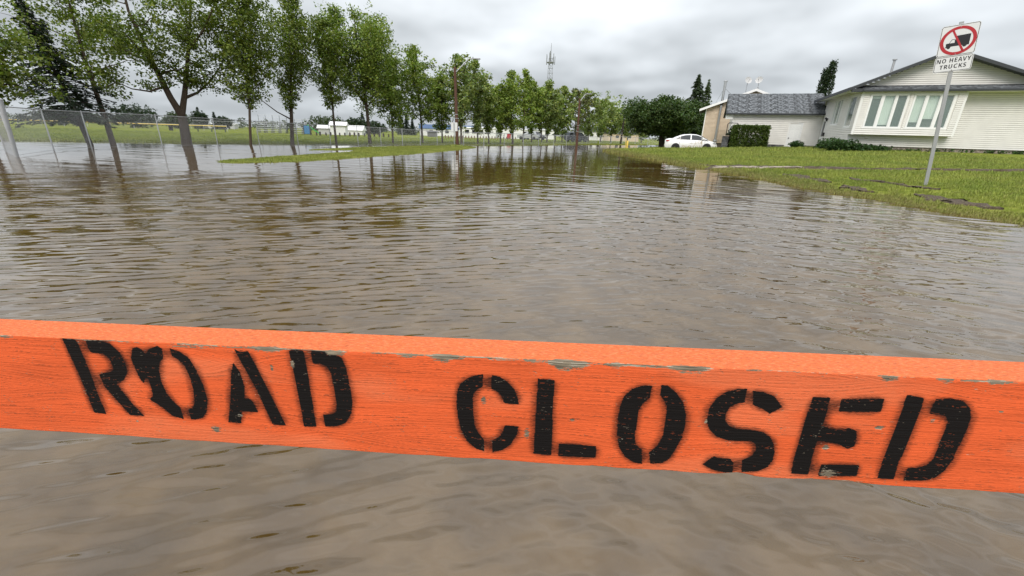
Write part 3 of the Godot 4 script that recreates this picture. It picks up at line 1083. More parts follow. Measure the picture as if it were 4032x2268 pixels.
	for s in [[el, 1.0], [er, -1.0]]:
		var e: Vector3 = s[0]
		var u := ridge - e
		var t := slope(Vector3(e.x, e.y + 0.006, bz), Vector3(0, 0, 1), u) if s[1] < 0 else slope(Vector3(e.x, e.y + 0.006, rz), Vector3(0, 0, -1), u)
		shingles(H, t, 0.0, rz - bz, u.length(), 0.28)
	var vp := new_st()
	tube(vp, [Vector3(2.09, 5.7, -3), Vector3(2.09, 6.5, -3)], [0.07, 0.07], 10)
	tube(vp, [Vector3(2.09, 6.5, -3), Vector3(2.09, 6.56, -3)], [0.13, 0.13], 10)
	obj("vent_pipe", done(vp), M.galvanised, H)
	var ou := new_st()
	cbox(ou, Vector3(0.9, 1.52, 0.01), Vector3(1.08, 1.64, 0.04), 0.01)
	obj("outlet_cover", done(ou), M.tan, H)
	# back closed
	obj("rear_wall", box_mesh(Vector3(0, 0.3, -9.2), Vector3(9.4, 4.5, -9.0)), M.cream, H)
	# garage
	var gt := Transform3D(Basis.IDENTITY, Vector3(0, 0, -8.12))
	var gh := [[-2.33, -1.30, 0.2, 2.76]]
	obj("garage_wall", wall_with_holes(gt, -6.67, -0.02, 0.2, 3.4, gh), M.cream, H)
	siding(H, gt, 0.98, 3.38, 0.152, M.cream, func(_y: float) -> Vector2: return Vector2(-6.6, -0.05), gh)
	var gs := new_st()
	box(gs, Vector3(-6.67, 0.2, -14), Vector3(-6.55, 3.4, -8.26))
	tri(gs, Vector3(-6.67, 3.4, -14), Vector3(-6.67, 5.1, -11.1), Vector3(-6.67, 3.4, -8.2))
	obj("garage_side_wall", done(gs), M.cream, H)
	var gc := new_st()
	box(gc, Vector3(-6.69, 0.95, -8.118), Vector3(-6.6, 3.4, -8.095))
	obj("corner_trim", done(gc), M.trim, H)
	var gd := new_st()
	cbox(gd, Vector3(-2.25, 0.6, -8.19), Vector3(-1.38, 2.68, -8.13), 0.01)
	for r in [[-2.12, -1.86, 0.8, 1.35], [-1.76, -1.5, 0.8, 1.35], [-2.12, -1.86, 1.5, 2.1], [-1.76, -1.5, 1.5, 2.1], [-2.12, -1.86, 2.22, 2.52], [-1.76, -1.5, 2.22, 2.52]]:
		cbox(gd, Vector3(r[0], r[2], -8.14), Vector3(r[1], r[3], -8.122), 0.008)
	var gdo := obj("garage_door", done(gd), M.door, H)
	var gk := new_st()
	tube(gk, [Vector3(-2.16, 1.52, -8.13), Vector3(-2.16, 1.52, -8.07)], [0.03, 0.045], 8)
	obj("handle", done(gk), M.black, gdo)
	var gf := new_st()
	box(gf, Vector3(-2.33, 0.5, -8.13), Vector3(-2.26, 2.76, -8.08))
	box(gf, Vector3(-1.37, 0.5, -8.13), Vector3(-1.30, 2.76, -8.08))
	box(gf, Vector3(-2.26, 2.69, -8.13), Vector3(-1.37, 2.76, -8.08))
	obj("door_frame", done(gf), M.trim, gdo)
	rng.seed = 77
	for row in 4:           # stone veneer under the siding
		var x := -6.6
		while x < -2.36:
			var w := rng.randf_range(0.18, 0.42)
			var x2 := minf(x + w, -2.36)
			if x2 - x > 0.06:
				var s := new_st()
				cbox(s, Vector3(x + 0.006, 0.42 + row * 0.135, -8.119), Vector3(x2 - 0.006, 0.42 + row * 0.135 + 0.125, -8.06 + rng.randf_range(-0.02, 0.015)), 0.012)
				obj("stone", done(s), M["stone%d" % (rng.randi() % 3)], H)
			x = x2
	obj("footing", box_mesh(Vector3(-1.29, 0.3, -8.119), Vector3(-0.02, 0.96, -8.08)), M.concrete, H)
	var e0 := Vector3(0, 3.42, -7.72)
	var r0 := Vector3(0, 5.2, -11.0)
	var gr := new_st()
	for s in [[e0, r0], [Vector3(0, 3.42, -14.3), r0]]:
		var a: Vector3 = s[0] + Vector3(-7.3, 0, 0)
		var b: Vector3 = s[0] + Vector3(0.1, 0, 0)
		var c: Vector3 = s[1] + Vector3(0.1, 0, 0)
		var d: Vector3 = s[1] + Vector3(-7.3, 0, 0)
		quad(gr, a, d, c, b)
		quad(gr, a - Vector3(0, 0.12, 0), d - Vector3(0, 0.12, 0), c - Vector3(0, 0.12, 0), b - Vector3(0, 0.12, 0))
		quad(gr, a - Vector3(0, 0.12, 0), a, d, d - Vector3(0, 0.12, 0))
	obj("garage_roof", done(gr), M.shingle2, H)
	shingles(H, slope(e0 + Vector3(0, 0.008, 0.02), Vector3(1, 0, 0), r0 - e0), -7.32, 0.0, (r0 - e0).length(), 0.19)
	var gg := new_st()
	cbox(gg, Vector3(-7.32, 3.31, -7.72), Vector3(-0.02, 3.44, -7.61), 0.02)
	obj("garage_gutter", done(gg), M.charcoal, H)
	var gso := new_st()
	box(gso, Vector3(-7.28, 3.27, -8.11), Vector3(-0.03, 3.30, -7.73))
	box(gso, Vector3(-7.28, 2.95, -8.3), Vector3(-6.7, 3.25, -7.9))
	obj("soffit", done(gso), M.soffit, H)

func house_point(u: float, h: float, d: float) -> Vector3:
	return Vector3(21.88, 0, -29.69) + Basis(Vector3.UP, -0.3989) * Vector3(u, h, d)

func build_beige_house() -> void:
	var H := thing("beige_house", "beige vinyl-sided house with white eaves and a tall steel flue beyond the garage", "house", house_point(-9.0, 0, -16.0), -0.3989)
	var I := Transform3D.IDENTITY
	var st := new_st()
	box(st, Vector3(0, 0.9, -8), Vector3(8.6, 4.2, -0.01))
	tri(st, Vector3(0, 4.2, -0.01), Vector3(4.25, 5.85, -0.01), Vector3(8.6, 4.2, -0.01))
	obj("wall", done(st), M.beige, H)
	obj("foundation", box_mesh(Vector3(0.03, -0.1, -8), Vector3(8.5, 0.9, -0.05)), M.dark_concrete, H)
	siding(H, I, 0.92, 5.8, 0.127, M.beige, func(y: float) -> Vector2:
		var k := maxf(0.0, y - 4.2) * 2.58
		return Vector2(0.06 + k, 8.55 - k), [])
	obj("corner_trim", box_mesh(Vector3(-0.03, 0.92, -0.03), Vector3(0.07, 4.3, 0.025)), M.trim, H)
	for s in [-1.0, 1.0]:
		var r := new_st()
		var e := Vector3(4.25 + s * 4.9, 4.2, 0)
		var t := Vector3(4.25, 6.08, 0)
		var z0 := Vector3(0, 0, 0.55)
		var z1 := Vector3(0, 0, -8.4)
		var dn := Vector3(0, -0.22, 0)
		quad(r, e + z0, t + z0, t + z1, e + z1)
		obj("roof", done(r), M.shingle3, H)
		var f := new_st()
		quad(f, e + z0 + dn, e + z0, t + z0, t + z0 + dn)
		quad(f, e + z0 + dn, t + z0 + dn, t + dn, e + dn)
		quad(f, e + z0 + dn, e + z1 + dn, e + z1, e + z0)
		obj("fascia", done(f), M.vinyl, H)
	var p := new_st()
	tube(p, [Vector3(1.35, 1.15, 0.28), Vector3(1.35, 4.6, 0.28)], [0.12, 0.12], 14)
	tube(p, [Vector3(1.35, 4.9, 0.28), Vector3(1.35, 6.3, 0.28)], [0.12, 0.12], 14)
	tube(p, [Vector3(1.35, 6.3, 0.28), Vector3(1.35, 6.72, 0.28)], [0.14, 0.14], 14)
	tube(p, [Vector3(1.35, 6.76, 0.28), Vector3(1.35, 6.86, 0.28)], [0.2, 0.19], 14)
	tube(p, [Vector3(1.35, 1.05, 0.28), Vector3(1.35, 1.25, 0.28)], [0.22, 0.2], 14)
	var fl := obj("flue", done(p), M.steel, H)
	obj("support_band", tube_mesh([Vector3(1.35, 4.55, 0.28), Vector3(1.35, 4.95, 0.28)], [0.125, 0.125], 14), M.black, fl)
	var w := new_st()
	tube(w, [Vector3(1.35, 6.2, 0.28), Vector3(0.75, 4.75, -0.3)], [0.012, 0.012], 5)
	tube(w, [Vector3(1.35, 6.2, 0.28), Vector3(2.3, 5.45, -0.3)], [0.02, 0.02], 5)
	obj("brace", done(w), M.galvanised, fl)
	for d in [[3.35, 6.85, -0.2], [4.35, 6.8, 0.3]]:
		var sd := thing("satellite_dish", "small grey satellite dish on a pole mount above the beige gable" if d[0] < 4 else "white satellite dish on a tripod at the beige ridge", "satellite dish", house_point(-9.0 + d[0], 5.7, -15.9), -0.3989 + d[2])
		var ms := new_st()
		tube(ms, [Vector3(0, 0, 0), Vector3(0, 1.05, 0)], [0.025, 0.025], 6)
		if d[0] > 4:
			tube(ms, [Vector3(-0.3, 0.1, 0), Vector3(0, 0.6, 0)], [0.015, 0.015], 5)
			tube(ms, [Vector3(0.3, 0.1, 0), Vector3(0, 0.6, 0)], [0.015, 0.015], 5)
		obj("mast", done(ms), M.galvanised, sd)
		var ds := new_st()
		ds.set_smooth_group(1)
		var ax := Vector3(-0.55 if d[0] > 4 else 0.5, 0.35, 0.7).normalized()
		var b := frame_at(ax)
		for i in 4:
			for k in 14:
				var q := []
				for s in [[i, k], [i, k + 1], [i + 1, k + 1], [i + 1, k]]:
					var rr: float = s[0] / 4.0
					var a: float = TAU * s[1] / 14.0
					q.append(Vector3(0, 1.15, 0) + (b.x * cos(a) + b.z * sin(a)) * rr * 0.34 + b.y * rr * rr * 0.1)
				quad(ds, q[0], q[1], q[2], q[3])
		obj("dish", done(ds), M.pale_grey, sd)
		obj("feed_arm", tube_mesh([Vector3(0, 1.0, 0), Vector3(0, 1.1, 0) + ax * 0.4], [0.015, 0.02], 6), M.galvanised, sd)

func stone_pillar() -> void:
	var P := thing("stone_pillar", "dark stone-veneer pillar with black metal arch beside the clipped hedge", "pillar", house_point(-7.05, 0.25, -6.5), -0.3989)
	rng.seed = 5
	obj("core", box_mesh(Vector3(-0.2, -0.3, -0.2), Vector3(0.2, 1.25, 0.2)), M.stone0, P)
	for row in 9:
		for f in 4:
			var b := Basis(Vector3.UP, f * PI / 2)
			var x := -0.22
			while x < 0.2:
				var x2 := minf(x + rng.randf_range(0.1, 0.26), 0.22)
				var s := new_st()
				cbox(s, Vector3(x + 0.004, row * 0.137, 0.18), Vector3(x2 - 0.004, row * 0.137 + 0.129, 0.225 + rng.randf() * 0.03), 0.01, Transform3D(b, Vector3.ZERO))
				obj("stone", done(s), M["stone%d" % (rng.randi() % 3)], P)
				x = x2
	obj("cap", box_mesh(Vector3(-0.27, 1.25, -0.27), Vector3(0.27, 1.33, 0.27), 0.015), M.concrete, P)
	var a := new_st()
	tube(a, [Vector3(0, 1.3, 0), Vector3(0, 2.25, 0), Vector3(0.08, 2.33, 0), Vector3(0.75, 2.33, -0.2), Vector3(0.8, 2.2, -0.2), Vector3(0.8, 1.3, -0.2)], [0.035, 0.035, 0.035, 0.035, 0.035, 0.035], 6)
	obj("arch", done(a), M.black, P)

# ---------- the car ----------
func build_car() -> void:
	var cp := Vector3(16.14, 0, -41.31)
	var turn := -0.278
	var dirx := Basis(Vector3.UP, turn) * Vector3(1, 0, 0)
	var r := cp - dirx * 1.325
	var f := cp + dirx * 1.325
	var ry := ground_h(r.x, r.z) + 0.018
	var fy := ground_h(f.x, f.z) + 0.018
	var C := thing("parked_car", "white four-door sedan with black wheels parked on the driveway", "car", Vector3(cp.x, (ry + fy) / 2.0, cp.z), turn)
	C.rotation = Vector3(0, turn, atan2(fy - ry, 2.65))
	# stations along the car: x, bottom, beltline, half width at sill, half width at belt, crown of bonnet/boot
	var S := [[-2.26, 0.42, 0.78, 0.62, 0.60, 0.80], [-2.2, 0.28, 0.96, 0.76, 0.74, 1.02], [-1.95, 0.24, 1.02, 0.84, 0.80, 1.09], [-1.5, 0.22, 1.02, 0.89, 0.84, 1.10], [-0.7, 0.2, 0.99, 0.91, 0.86, 1.02], [0.2, 0.2, 0.96, 0.91, 0.86, 1.0], [0.95, 0.2, 0.93, 0.90, 0.84, 1.0], [1.3, 0.21, 0.88, 0.89, 0.80, 0.97], [1.8, 0.23, 0.78, 0.84, 0.72, 0.86], [2.12, 0.26, 0.64, 0.70, 0.58, 0.71], [2.24, 0.32, 0.52, 0.48, 0.42, 0.54]]
	var ring := func(s: Array) -> Array:
		var q := []
		for w in [[0.0, s[1]], [s[3] * 0.9, s[1]], [s[3], s[1] + 0.08], [s[3] * 1.01, (s[1] + s[2]) * 0.5], [s[4] * 1.02, s[2] - 0.06], [s[4] * 0.97, s[2]], [s[4] * 0.6, s[5] - 0.01], [0.0, s[5]]]:
			q.append(Vector3(s[0], w[1], w[0]))
		for i in range(6, 0, -1): q.append(Vector3(q[i].x, q[i].y, -q[i].z))
		return q
	var st := new_st()
	st.set_smooth_group(1)
	var rings := []
	for s in S: rings.append(ring.call(s))
	for i in S.size() - 1:
		for k in 14:
			var l := (k + 1) % 14
			quad(st, rings[i][k], rings[i][l], rings[i + 1][l], rings[i + 1][k])
	for e in [0, S.size() - 1]:
		for k in range(1, 13): tri(st, rings[e][0], rings[e][k], rings[e][k + 1])
	obj("body", done(st), M.car_white, C)
	# cabin: x, half width, height
	var roof := [[-1.72, 0.62, 1.08], [-1.3, 0.62, 1.28], [-0.75, 0.60, 1.43], [-0.1, 0.60, 1.475], [0.4, 0.60, 1.44], [0.75, 0.62, 1.33], [1.42, 0.66, 0.98]]
	var cb := new_st()
	cb.set_smooth_group(1)
	var belt := func(x: float) -> float: return lerpf(1.03, 0.955, clampf((x + 1.7) / 3.1, 0, 1))
	for i in roof.size() - 1:
		var a: Array = roof[i]
		var b: Array = roof[i + 1]
		var sec := func(p: Array) -> Array:
			return [Vector3(p[0], p[2] - 0.07, p[1]), Vector3(p[0], p[2] - 0.015, p[1] * 0.86), Vector3(p[0], p[2], 0), Vector3(p[0], p[2] - 0.015, -p[1] * 0.86), Vector3(p[0], p[2] - 0.07, -p[1])]
		var qa: Array = sec.call(a)
		var qb: Array = sec.call(b)
		for k in 4: quad(cb, qa[k], qb[k], qb[k + 1], qa[k + 1])
	obj("roof", done(cb), M.car_white, C)
	for sg in [1.0, -1.0]:
		var outline := [[-1.42, 1.03], [-0.95, 1.27], [-0.55, 1.37], [-0.05, 1.40], [0.4, 1.365], [0.72, 1.27], [1.28, 0.965]]
		var gl := new_st()
		var cut := [[-1.42, -1.0], [-0.97, -0.12], [-0.02, 1.28]]
		var top := func(x: float) -> float:
			for i in outline.size() - 1:
				if x <= outline[i + 1][0]: return lerpf(outline[i][1], outline[i + 1][1], (x - outline[i][0]) / (outline[i + 1][0] - outline[i][0]))
			return outline[-1][1]
		for c in cut:
			var g := new_st()
			for i in 8:
				var xa: float = lerpf(c[0], c[1], i / 8.0)
				var xb: float = lerpf(c[0], c[1], (i + 1) / 8.0)
				var ya: float = belt.call(xa)
				var yb: float = belt.call(xb)
				var ta: float = maxf(top.call(xa), ya)
				var tb: float = maxf(top.call(xb), yb)
				var za: float = lerpf(0.845, 0.60, clampf((ta - ya) / 0.44, 0, 1)) + 0.012
				var zb: float = lerpf(0.845, 0.60, clampf((tb - yb) / 0.44, 0, 1)) + 0.012
				quad(g, Vector3(xa, ya, 0.845 * sg), Vector3(xa, ta, za * sg), Vector3(xb, tb, zb * sg), Vector3(xb, yb, 0.845 * sg))
			obj("side_window", done(g), M.car_glass, C)
		# body between the windows and the roof
		for i in 24:
			var xa := lerpf(-1.72, 1.42, i / 24.0)
			var xb := lerpf(-1.72, 1.42, (i + 1) / 24.0)
			var rt := func(x: float) -> Vector2:
				for k in roof.size() - 1:
					if x <= roof[k + 1][0] + 0.001:
						var q: float = (x - roof[k][0]) / (roof[k + 1][0] - roof[k][0])
						return Vector2(lerpf(roof[k][2], roof[k + 1][2], q) - 0.07, lerpf(roof[k][1], roof[k + 1][1], q))
				return Vector2(0.91, 0.66)
			var ra: Vector2 = rt.call(xa)
			var rb: Vector2 = rt.call(xb)
			var ya: float = belt.call(xa)
			var yb: float = belt.call(xb)
			quad(gl, Vector3(xa, minf(ya, ra.x), 0.84 * sg), Vector3(xa, ra.x, ra.y * sg), Vector3(xb, rb.x, rb.y * sg), Vector3(xb, minf(yb, rb.x), 0.84 * sg))
		obj("pillar_frame", done(gl), M.car_white, C)
		obj("side_mirror", box_mesh(Vector3(0.86, 0.97, 0.88 * sg - 0.09), Vector3(1.02, 1.1, 0.88 * sg + 0.09), 0.04), M.car_white, C)
		obj("headlight", box_mesh(Vector3(1.78, 0.66, 0.72 * sg - 0.14), Vector3(2.1, 0.76, 0.72 * sg + 0.04), 0.03), M.lens, C)
		obj("tail_light", box_mesh(Vector3(-2.19, 0.82, 0.74 * sg - 0.1), Vector3(-1.85, 0.95, 0.74 * sg + 0.09), 0.03), M.tail, C)
		for h in [-0.75, 0.25]: obj("door_handle", box_mesh(Vector3(h, 0.83, 0.915 * sg - 0.015), Vector3(h + 0.17, 0.86, 0.915 * sg + 0.015), 0.008), M.car_white, C)
		for s in [-0.03, 1.12, -1.02]: obj("door_seam", box_mesh(Vector3(s, 0.3, 0.912 * sg - 0.01), Vector3(s + 0.012, 0.93, 0.912 * sg + 0.004)), M.black, C)
		obj("sill", box_mesh(Vector3(-0.95, 0.17, 0.86 * sg - 0.05), Vector3(0.95, 0.25, 0.86 * sg + 0.05), 0.02), M.black, C)
		obj("mud_splash", done(mud_patch(sg)), M.mud_film, C)
		for x in [-1.325, 1.325]:
			var ar := new_st()
			ar.set_smooth_group(1)
			for k in 20:
				var a0 := PI * k / 20.0 - 0.12
				var a1 := PI * (k + 1) / 20.0 - 0.12
				tri(ar, Vector3(x, 0.31, 0.925 * sg), Vector3(x + cos(a0) * 0.375, 0.31 + sin(a0) * 0.375, 0.925 * sg), Vector3(x + cos(a1) * 0.375, 0.31 + sin(a1) * 0.375, 0.925 * sg))
			obj("wheel_arch", done(ar), M.black, C)
			var ty := new_st()
			tube(ty, [Vector3(x, 0.31, 0.72 * sg), Vector3(x, 0.31, 0.74 * sg), Vector3(x, 0.31, 0.93 * sg), Vector3(x, 0.31, 0.945 * sg)], [0.29, 0.315, 0.315, 0.285], 26)
			var wh := obj("wheel", done(ty), M.tyre, C)
			var rm := new_st()
			for k in 5:
				var a := TAU * k / 5.0
				box(rm, Vector3(-0.035, 0.02, -0.012), Vector3(0.035, 0.225, 0.014), Transform3D(Basis(Vector3(0, 0, 1), a), Vector3(x, 0.31, 0.953 * sg)))
			tube(rm, [Vector3(x, 0.31, 0.945 * sg), Vector3(x, 0.31, 0.97 * sg)], [0.06, 0.05], 12)
			obj("rim", done(rm), M.rim, wh)
	var ws := new_st()
	quad(ws, Vector3(1.40, 1.0, -0.62), Vector3(1.40, 1.0, 0.62), Vector3(0.78, 1.34, 0.54), Vector3(0.78, 1.34, -0.54))
	obj("windscreen", done(ws), M.car_glass, C)
	var rw := new_st()
	quad(rw, Vector3(-1.70, 1.10, 0.56), Vector3(-1.70, 1.10, -0.56), Vector3(-1.1, 1.365, -0.52), Vector3(-1.1, 1.365, 0.52))
	obj("rear_window", done(rw), M.car_glass, C)
	obj("bumper_grille", box_mesh(Vector3(2.02, 0.3, -0.45), Vector3(2.22, 0.42, 0.45), 0.03), M.black, C)
	obj("rear_skirt", box_mesh(Vector3(-2.18, 0.2, -0.7), Vector3(-1.75, 0.32, 0.7), 0.04), M.black, C)

func mud_patch(sg: float) -> SurfaceTool:      # dried mud flung back from the front wheel
	var st := new_st()
	rng.seed = 31
	for i in 420:
		var x := 0.92 - pow(rng.randf(), 1.4) * 1.75
		var lim := 0.28 + 0.36 * smoothstep(-0.8, 0.9, x)
		var y := 0.26 + rng.randf() * lim
		var s := rng.randf_range(0.008, 0.03)
		var z := 0.9155 * sg
		var p := []
		for k in 3:
			var a := TAU * (k + rng.randf() * 0.5) / 3.0
			p.append(Vector3(x + cos(a) * s, y + sin(a) * s, z + 0.004 * sg * rng.randf()))
		tri(st, p[0], p[1], p[2])
	return st

# ---------- street furniture ----------
func chain_mesh(a: Vector3, b: Vector3, ha: float, hb: float, step: float, r: float) -> ArrayMesh:      # diamond mesh between two posts
	var st := new_st()
	var along := b - a
	var L := along.length()
	var nrm := along.cross(Vector3.UP).normalized()
	var H := (ha + hb) / 2.0
	var pt := func(s: float, y: float) -> Vector3:
		var f := s / L
		return a.lerp(b, f) + Vector3(0, lerpf(ha, hb, f) * y / H, 0)
	for fam in 2:
		var s := -H
		while s < L:
			var s0 := s
			var y0 := 0.0
			var s1 := s + H
			var y1 := H
			if s0 < 0.0:
				y0 = -s0
				s0 = 0.0
			if s1 > L:
				y1 -= s1 - L
				s1 = L
			if s1 - s0 > 0.02:
				var p: Vector3 = pt.call(s0, y0 if fam == 0 else H - y0)
				var q: Vector3 = pt.call(s1, y1 if fam == 0 else H - y1)
				var w := (q - p).normalized().cross(nrm).normalized() * r
				var o := nrm * (r if fam == 0 else -r)
				quad(st, p - w, p + w, q + w, q - w)
				quad(st, p + o, p - w, q - w, q + o)
				quad(st, p + w, p + o, q + o, q + w)
			s += step
	return done(st)

func fence(label: String, pts: Array, heights: Array, pr: float, step: float, wr: float, m: Material, m_mesh: Material, bottom_rail := false, group := "") -> Node3D:
	var T := thing("chain_link_fence", label, "fence", pts[0], 0.0, group)
	var o: Vector3 = pts[0]
	for i in pts.size():
		var p: Vector3 = pts[i] - o
		var st := new_st()
		tube(st, [p + Vector3(0, -0.5, 0), p + Vector3(0, heights[i], 0), p + Vector3(0, heights[i] + 0.03, 0)], [pr, pr, pr * 0.4], 8)
		obj("post", done(st), m, T)
	for i in pts.size() - 1:
		var a: Vector3 = pts[i] - o
		var b: Vector3 = pts[i + 1] - o
		obj("top_rail", tube_mesh([a + Vector3(0, heights[i] - 0.02, 0), b + Vector3(0, heights[i + 1] - 0.02, 0)], [pr * 0.75, pr * 0.75], 6), m, T)
		if bottom_rail: obj("tension_wire", tube_mesh([a + Vector3(0, 0.05, 0), b + Vector3(0, 0.05, 0)], [0.006, 0.006], 4), m, T)
		var w := obj("wire_mesh", chain_mesh(a, b, heights[i] - 0.03, heights[i + 1] - 0.03, step, wr), m_mesh, T)
		w.set_meta("kind", "stuff")
	return T

func street_lamp(label: String, base: Vector3, top: Vector3, tip: Vector3, r: float, m: Material) -> void:
	var T := thing("street_lamp", label, "street lamp", base)
	var t := top - base
	obj("pole", tube_mesh([Vector3(0, -0.4, 0), t * 0.5, t], [r, r * 0.86, r * 0.72], 12), m, T)
	var a := tip - base
	var s := t - Vector3(0, 0.45, 0)
	var bend := s.lerp(a, 0.78) + Vector3(0, (a.y - s.y) * 0.2, 0)
	obj("arm", tube_mesh([s, s.lerp(bend, 0.5), bend, a], [r * 0.34, r * 0.32, r * 0.3, r * 0.28], 8), M.galvanised, T)
	var d := (a - bend).normalized()
	d.y = 0.0
	d = d.normalized()
	var st := new_st()
	cbox(st, Vector3(-0.1, -0.05, -0.05), Vector3(0.1, 0.05, 0.62), 0.03, Transform3D(Basis(Vector3.UP.cross(d).normalized(), Vector3.UP, d), a))
	tube(st, [a + Vector3(0, 0.04, 0), a + Vector3(0, 0.13, 0)], [0.05, 0.05], 8)
	obj("lamp_head", done(st), M.galvanised, T)
	for h in [0.28, 0.36, 0.41]:
		obj("band", tube_mesh([t * h, t * h + t.normalized() * 0.05], [r * 1.0, r * 1.0], 12), M.galvanised, T)

func flat_poly(pts: Array, z: float) -> ArrayMesh:
	var p := PackedVector2Array()
	for q in pts: p.append(Vector2(q[0], q[1]))
	var idx := Geometry2D.triangulate_polygon(p)
	var st := new_st()
	for i in idx: st.add_vertex(Vector3(p[i].x, p[i].y, z))
	return done(st)

func round_rect(x0: float, y0: float, x1: float, y1: float, r: float) -> Array:
	var out := []
	for c in [[x1 - r, y1 - r, 0], [x0 + r, y1 - r, 1], [x0 + r, y0 + r, 2], [x1 - r, y0 + r, 3]]:
		for k in 6:
			var a: float = PI / 2 * (c[2] + k / 5.0)
			out.append([c[0] + cos(a) * r, c[1] + sin(a) * r])
	return out

func ring_mesh(a: Array, b: Array, z: float) -> ArrayMesh:
	var st := new_st()
	var n := a.size()
	for i in n:
		var j := (i + 1) % n
		quad(st, Vector3(a[i][0], a[i][1], z), Vector3(b[i][0], b[i][1], z), Vector3(b[j][0], b[j][1], z), Vector3(a[j][0], a[j][1], z))
	return done(st)

func words(parent: Node, called: String, text: String, x0: float, x1: float, y0: float, y1: float, z: float, m: Material, bold := 0.0) -> void:
	var sf := SystemFont.new()
	sf.font_names = PackedStringArray(["Droid Sans"])
	sf.font_weight = 700
	var f := FontVariation.new()
	f.base_font = sf
	if bold > 0.0: f.variation_embolden = bold
	f.spacing_glyph = 4
	var tm := TextMesh.new()
	tm.font = f
	tm.text = text
	tm.font_size = 64
	tm.depth = 0.0
	tm.pixel_size = 0.01
	var o := obj(called, tm, m, parent)
	var bb := tm.get_aabb()
	var sx := (x1 - x0) / maxf(bb.size.x, 0.001)
	var sy := (y1 - y0) / maxf(bb.size.y, 0.001)
	o.scale = Vector3(sx, sy, 1)
	o.position = Vector3(x0 - bb.position.x * sx, y0 - bb.position.y * sy, z)

func build_truck_sign() -> void:
	var base := Vector3(9.93, 0.25, -10.48)
	var T := thing("no_heavy_trucks_sign", "leaning white NO HEAVY TRUCKS road sign with red ring on lawn", "road sign", Vector3(base.x, ground_h(base.x, base.z), base.z))
	var u := Vector3(sin(-0.1397), 1, 0).normalized()
	var y := -0.589
	var tx := Vector3(cos(y), 0, -sin(y))
	tx = (tx - u * tx.dot(u)).normalized()
	var b := Basis(tx, u, tx.cross(u))
	var st := new_st()
	box(st, Vector3(-0.033, -0.5, -0.075), Vector3(0.033, 3.46, -0.012), Transform3D(b, Vector3.ZERO))
	obj("post", done(st), M.galvanised, T)
	var s := 0.604
	var P := Node3D.new()
	P.name = "sign_panel"
	T.add_child(P)
	P.transform = Transform3D(b, u * 2.81)
	for r in [[0.004, s, 0.045], [-0.313, 0.0, 0.04]]:
		var rr := round_rect(-s / 2, r[0], s / 2, r[1], r[2])
		var pl := new_st()
		var p2 := PackedVector2Array()
		for q in rr: p2.append(Vector2(q[0], q[1]))
		for i in Geometry2D.triangulate_polygon(p2): pl.add_vertex(Vector3(p2[i].x, p2[i].y, 0.0))
		for i in Geometry2D.triangulate_polygon(p2): pl.add_vertex(Vector3(p2[i].x, p2[i].y, -0.006))
		for i in rr.size():
			var j := (i + 1) % rr.size()
			quad(pl, Vector3(p2[i].x, p2[i].y, -0.006), Vector3(p2[i].x, p2[i].y, 0), Vector3(p2[j].x, p2[j].y, 0), Vector3(p2[j].x, p2[j].y, -0.006))
		obj("plate", done(pl), M.sign_white, P)
		obj("border", ring_mesh(round_rect(-s / 2 + 0.010, r[0] + 0.008, s / 2 - 0.010, r[1] - 0.010, r[2] - 0.008), round_rect(-s / 2 + 0.018, r[0] + 0.016, s / 2 - 0.018, r[1] - 0.018, r[2] - 0.014), 0.0012), M.ink, P)
	var ro := []
	var ri := []
	for k in 64:
		var a := TAU * k / 64.0
		ro.append([cos(a) * 0.282, 0.292 + sin(a) * 0.276])
		ri.append([cos(a) * 0.226, 0.292 + sin(a) * 0.222])
	obj("truck", flat_poly([[-0.029, 0.389], [0.182, 0.395], [0.182, 0.183], [0.152, 0.185], [0.138, 0.162], [0.114, 0.152], [0.089, 0.165], [0.078, 0.19], [-0.099, 0.19], [-0.103, 0.17], [-0.114, 0.149], [-0.136, 0.145], [-0.158, 0.17], [-0.193, 0.178], [-0.174, 0.199], [-0.183, 0.25], [-0.166, 0.258], [-0.048, 0.257], [-0.054, 0.319], [-0.017, 0.322]], 0.0012), M.ink, P)
	obj("truck_cab", flat_poly([[-0.133, 0.26], [-0.101, 0.328], [-0.055, 0.329], [-0.054, 0.319], [-0.095, 0.317], [-0.124, 0.259]], 0.0012), M.ink, P)
	obj("red_ring", ring_mesh(ro, ri, 0.0024), M.sign_red, P)
	obj("red_slash", flat_poly([[-0.122, 0.49], [-0.09, 0.50], [0.122, 0.085], [0.09, 0.07]], 0.0024), M.sign_red, P)
	words(P, "lettering", "NO HEAVY", -0.266, 0.268, -0.128, -0.043, 0.0012, M.ink)
	words(P, "lettering", "TRUCKS", -0.205, 0.212, -0.252, -0.167, 0.0012, M.ink)
	for q in [0.55, 0.03, -0.28]:
		obj("bolt", tube_mesh([Vector3(0, q, 0), Vector3(0, q, 0.008)], [0.009, 0.008], 8), M.galvanised, P)

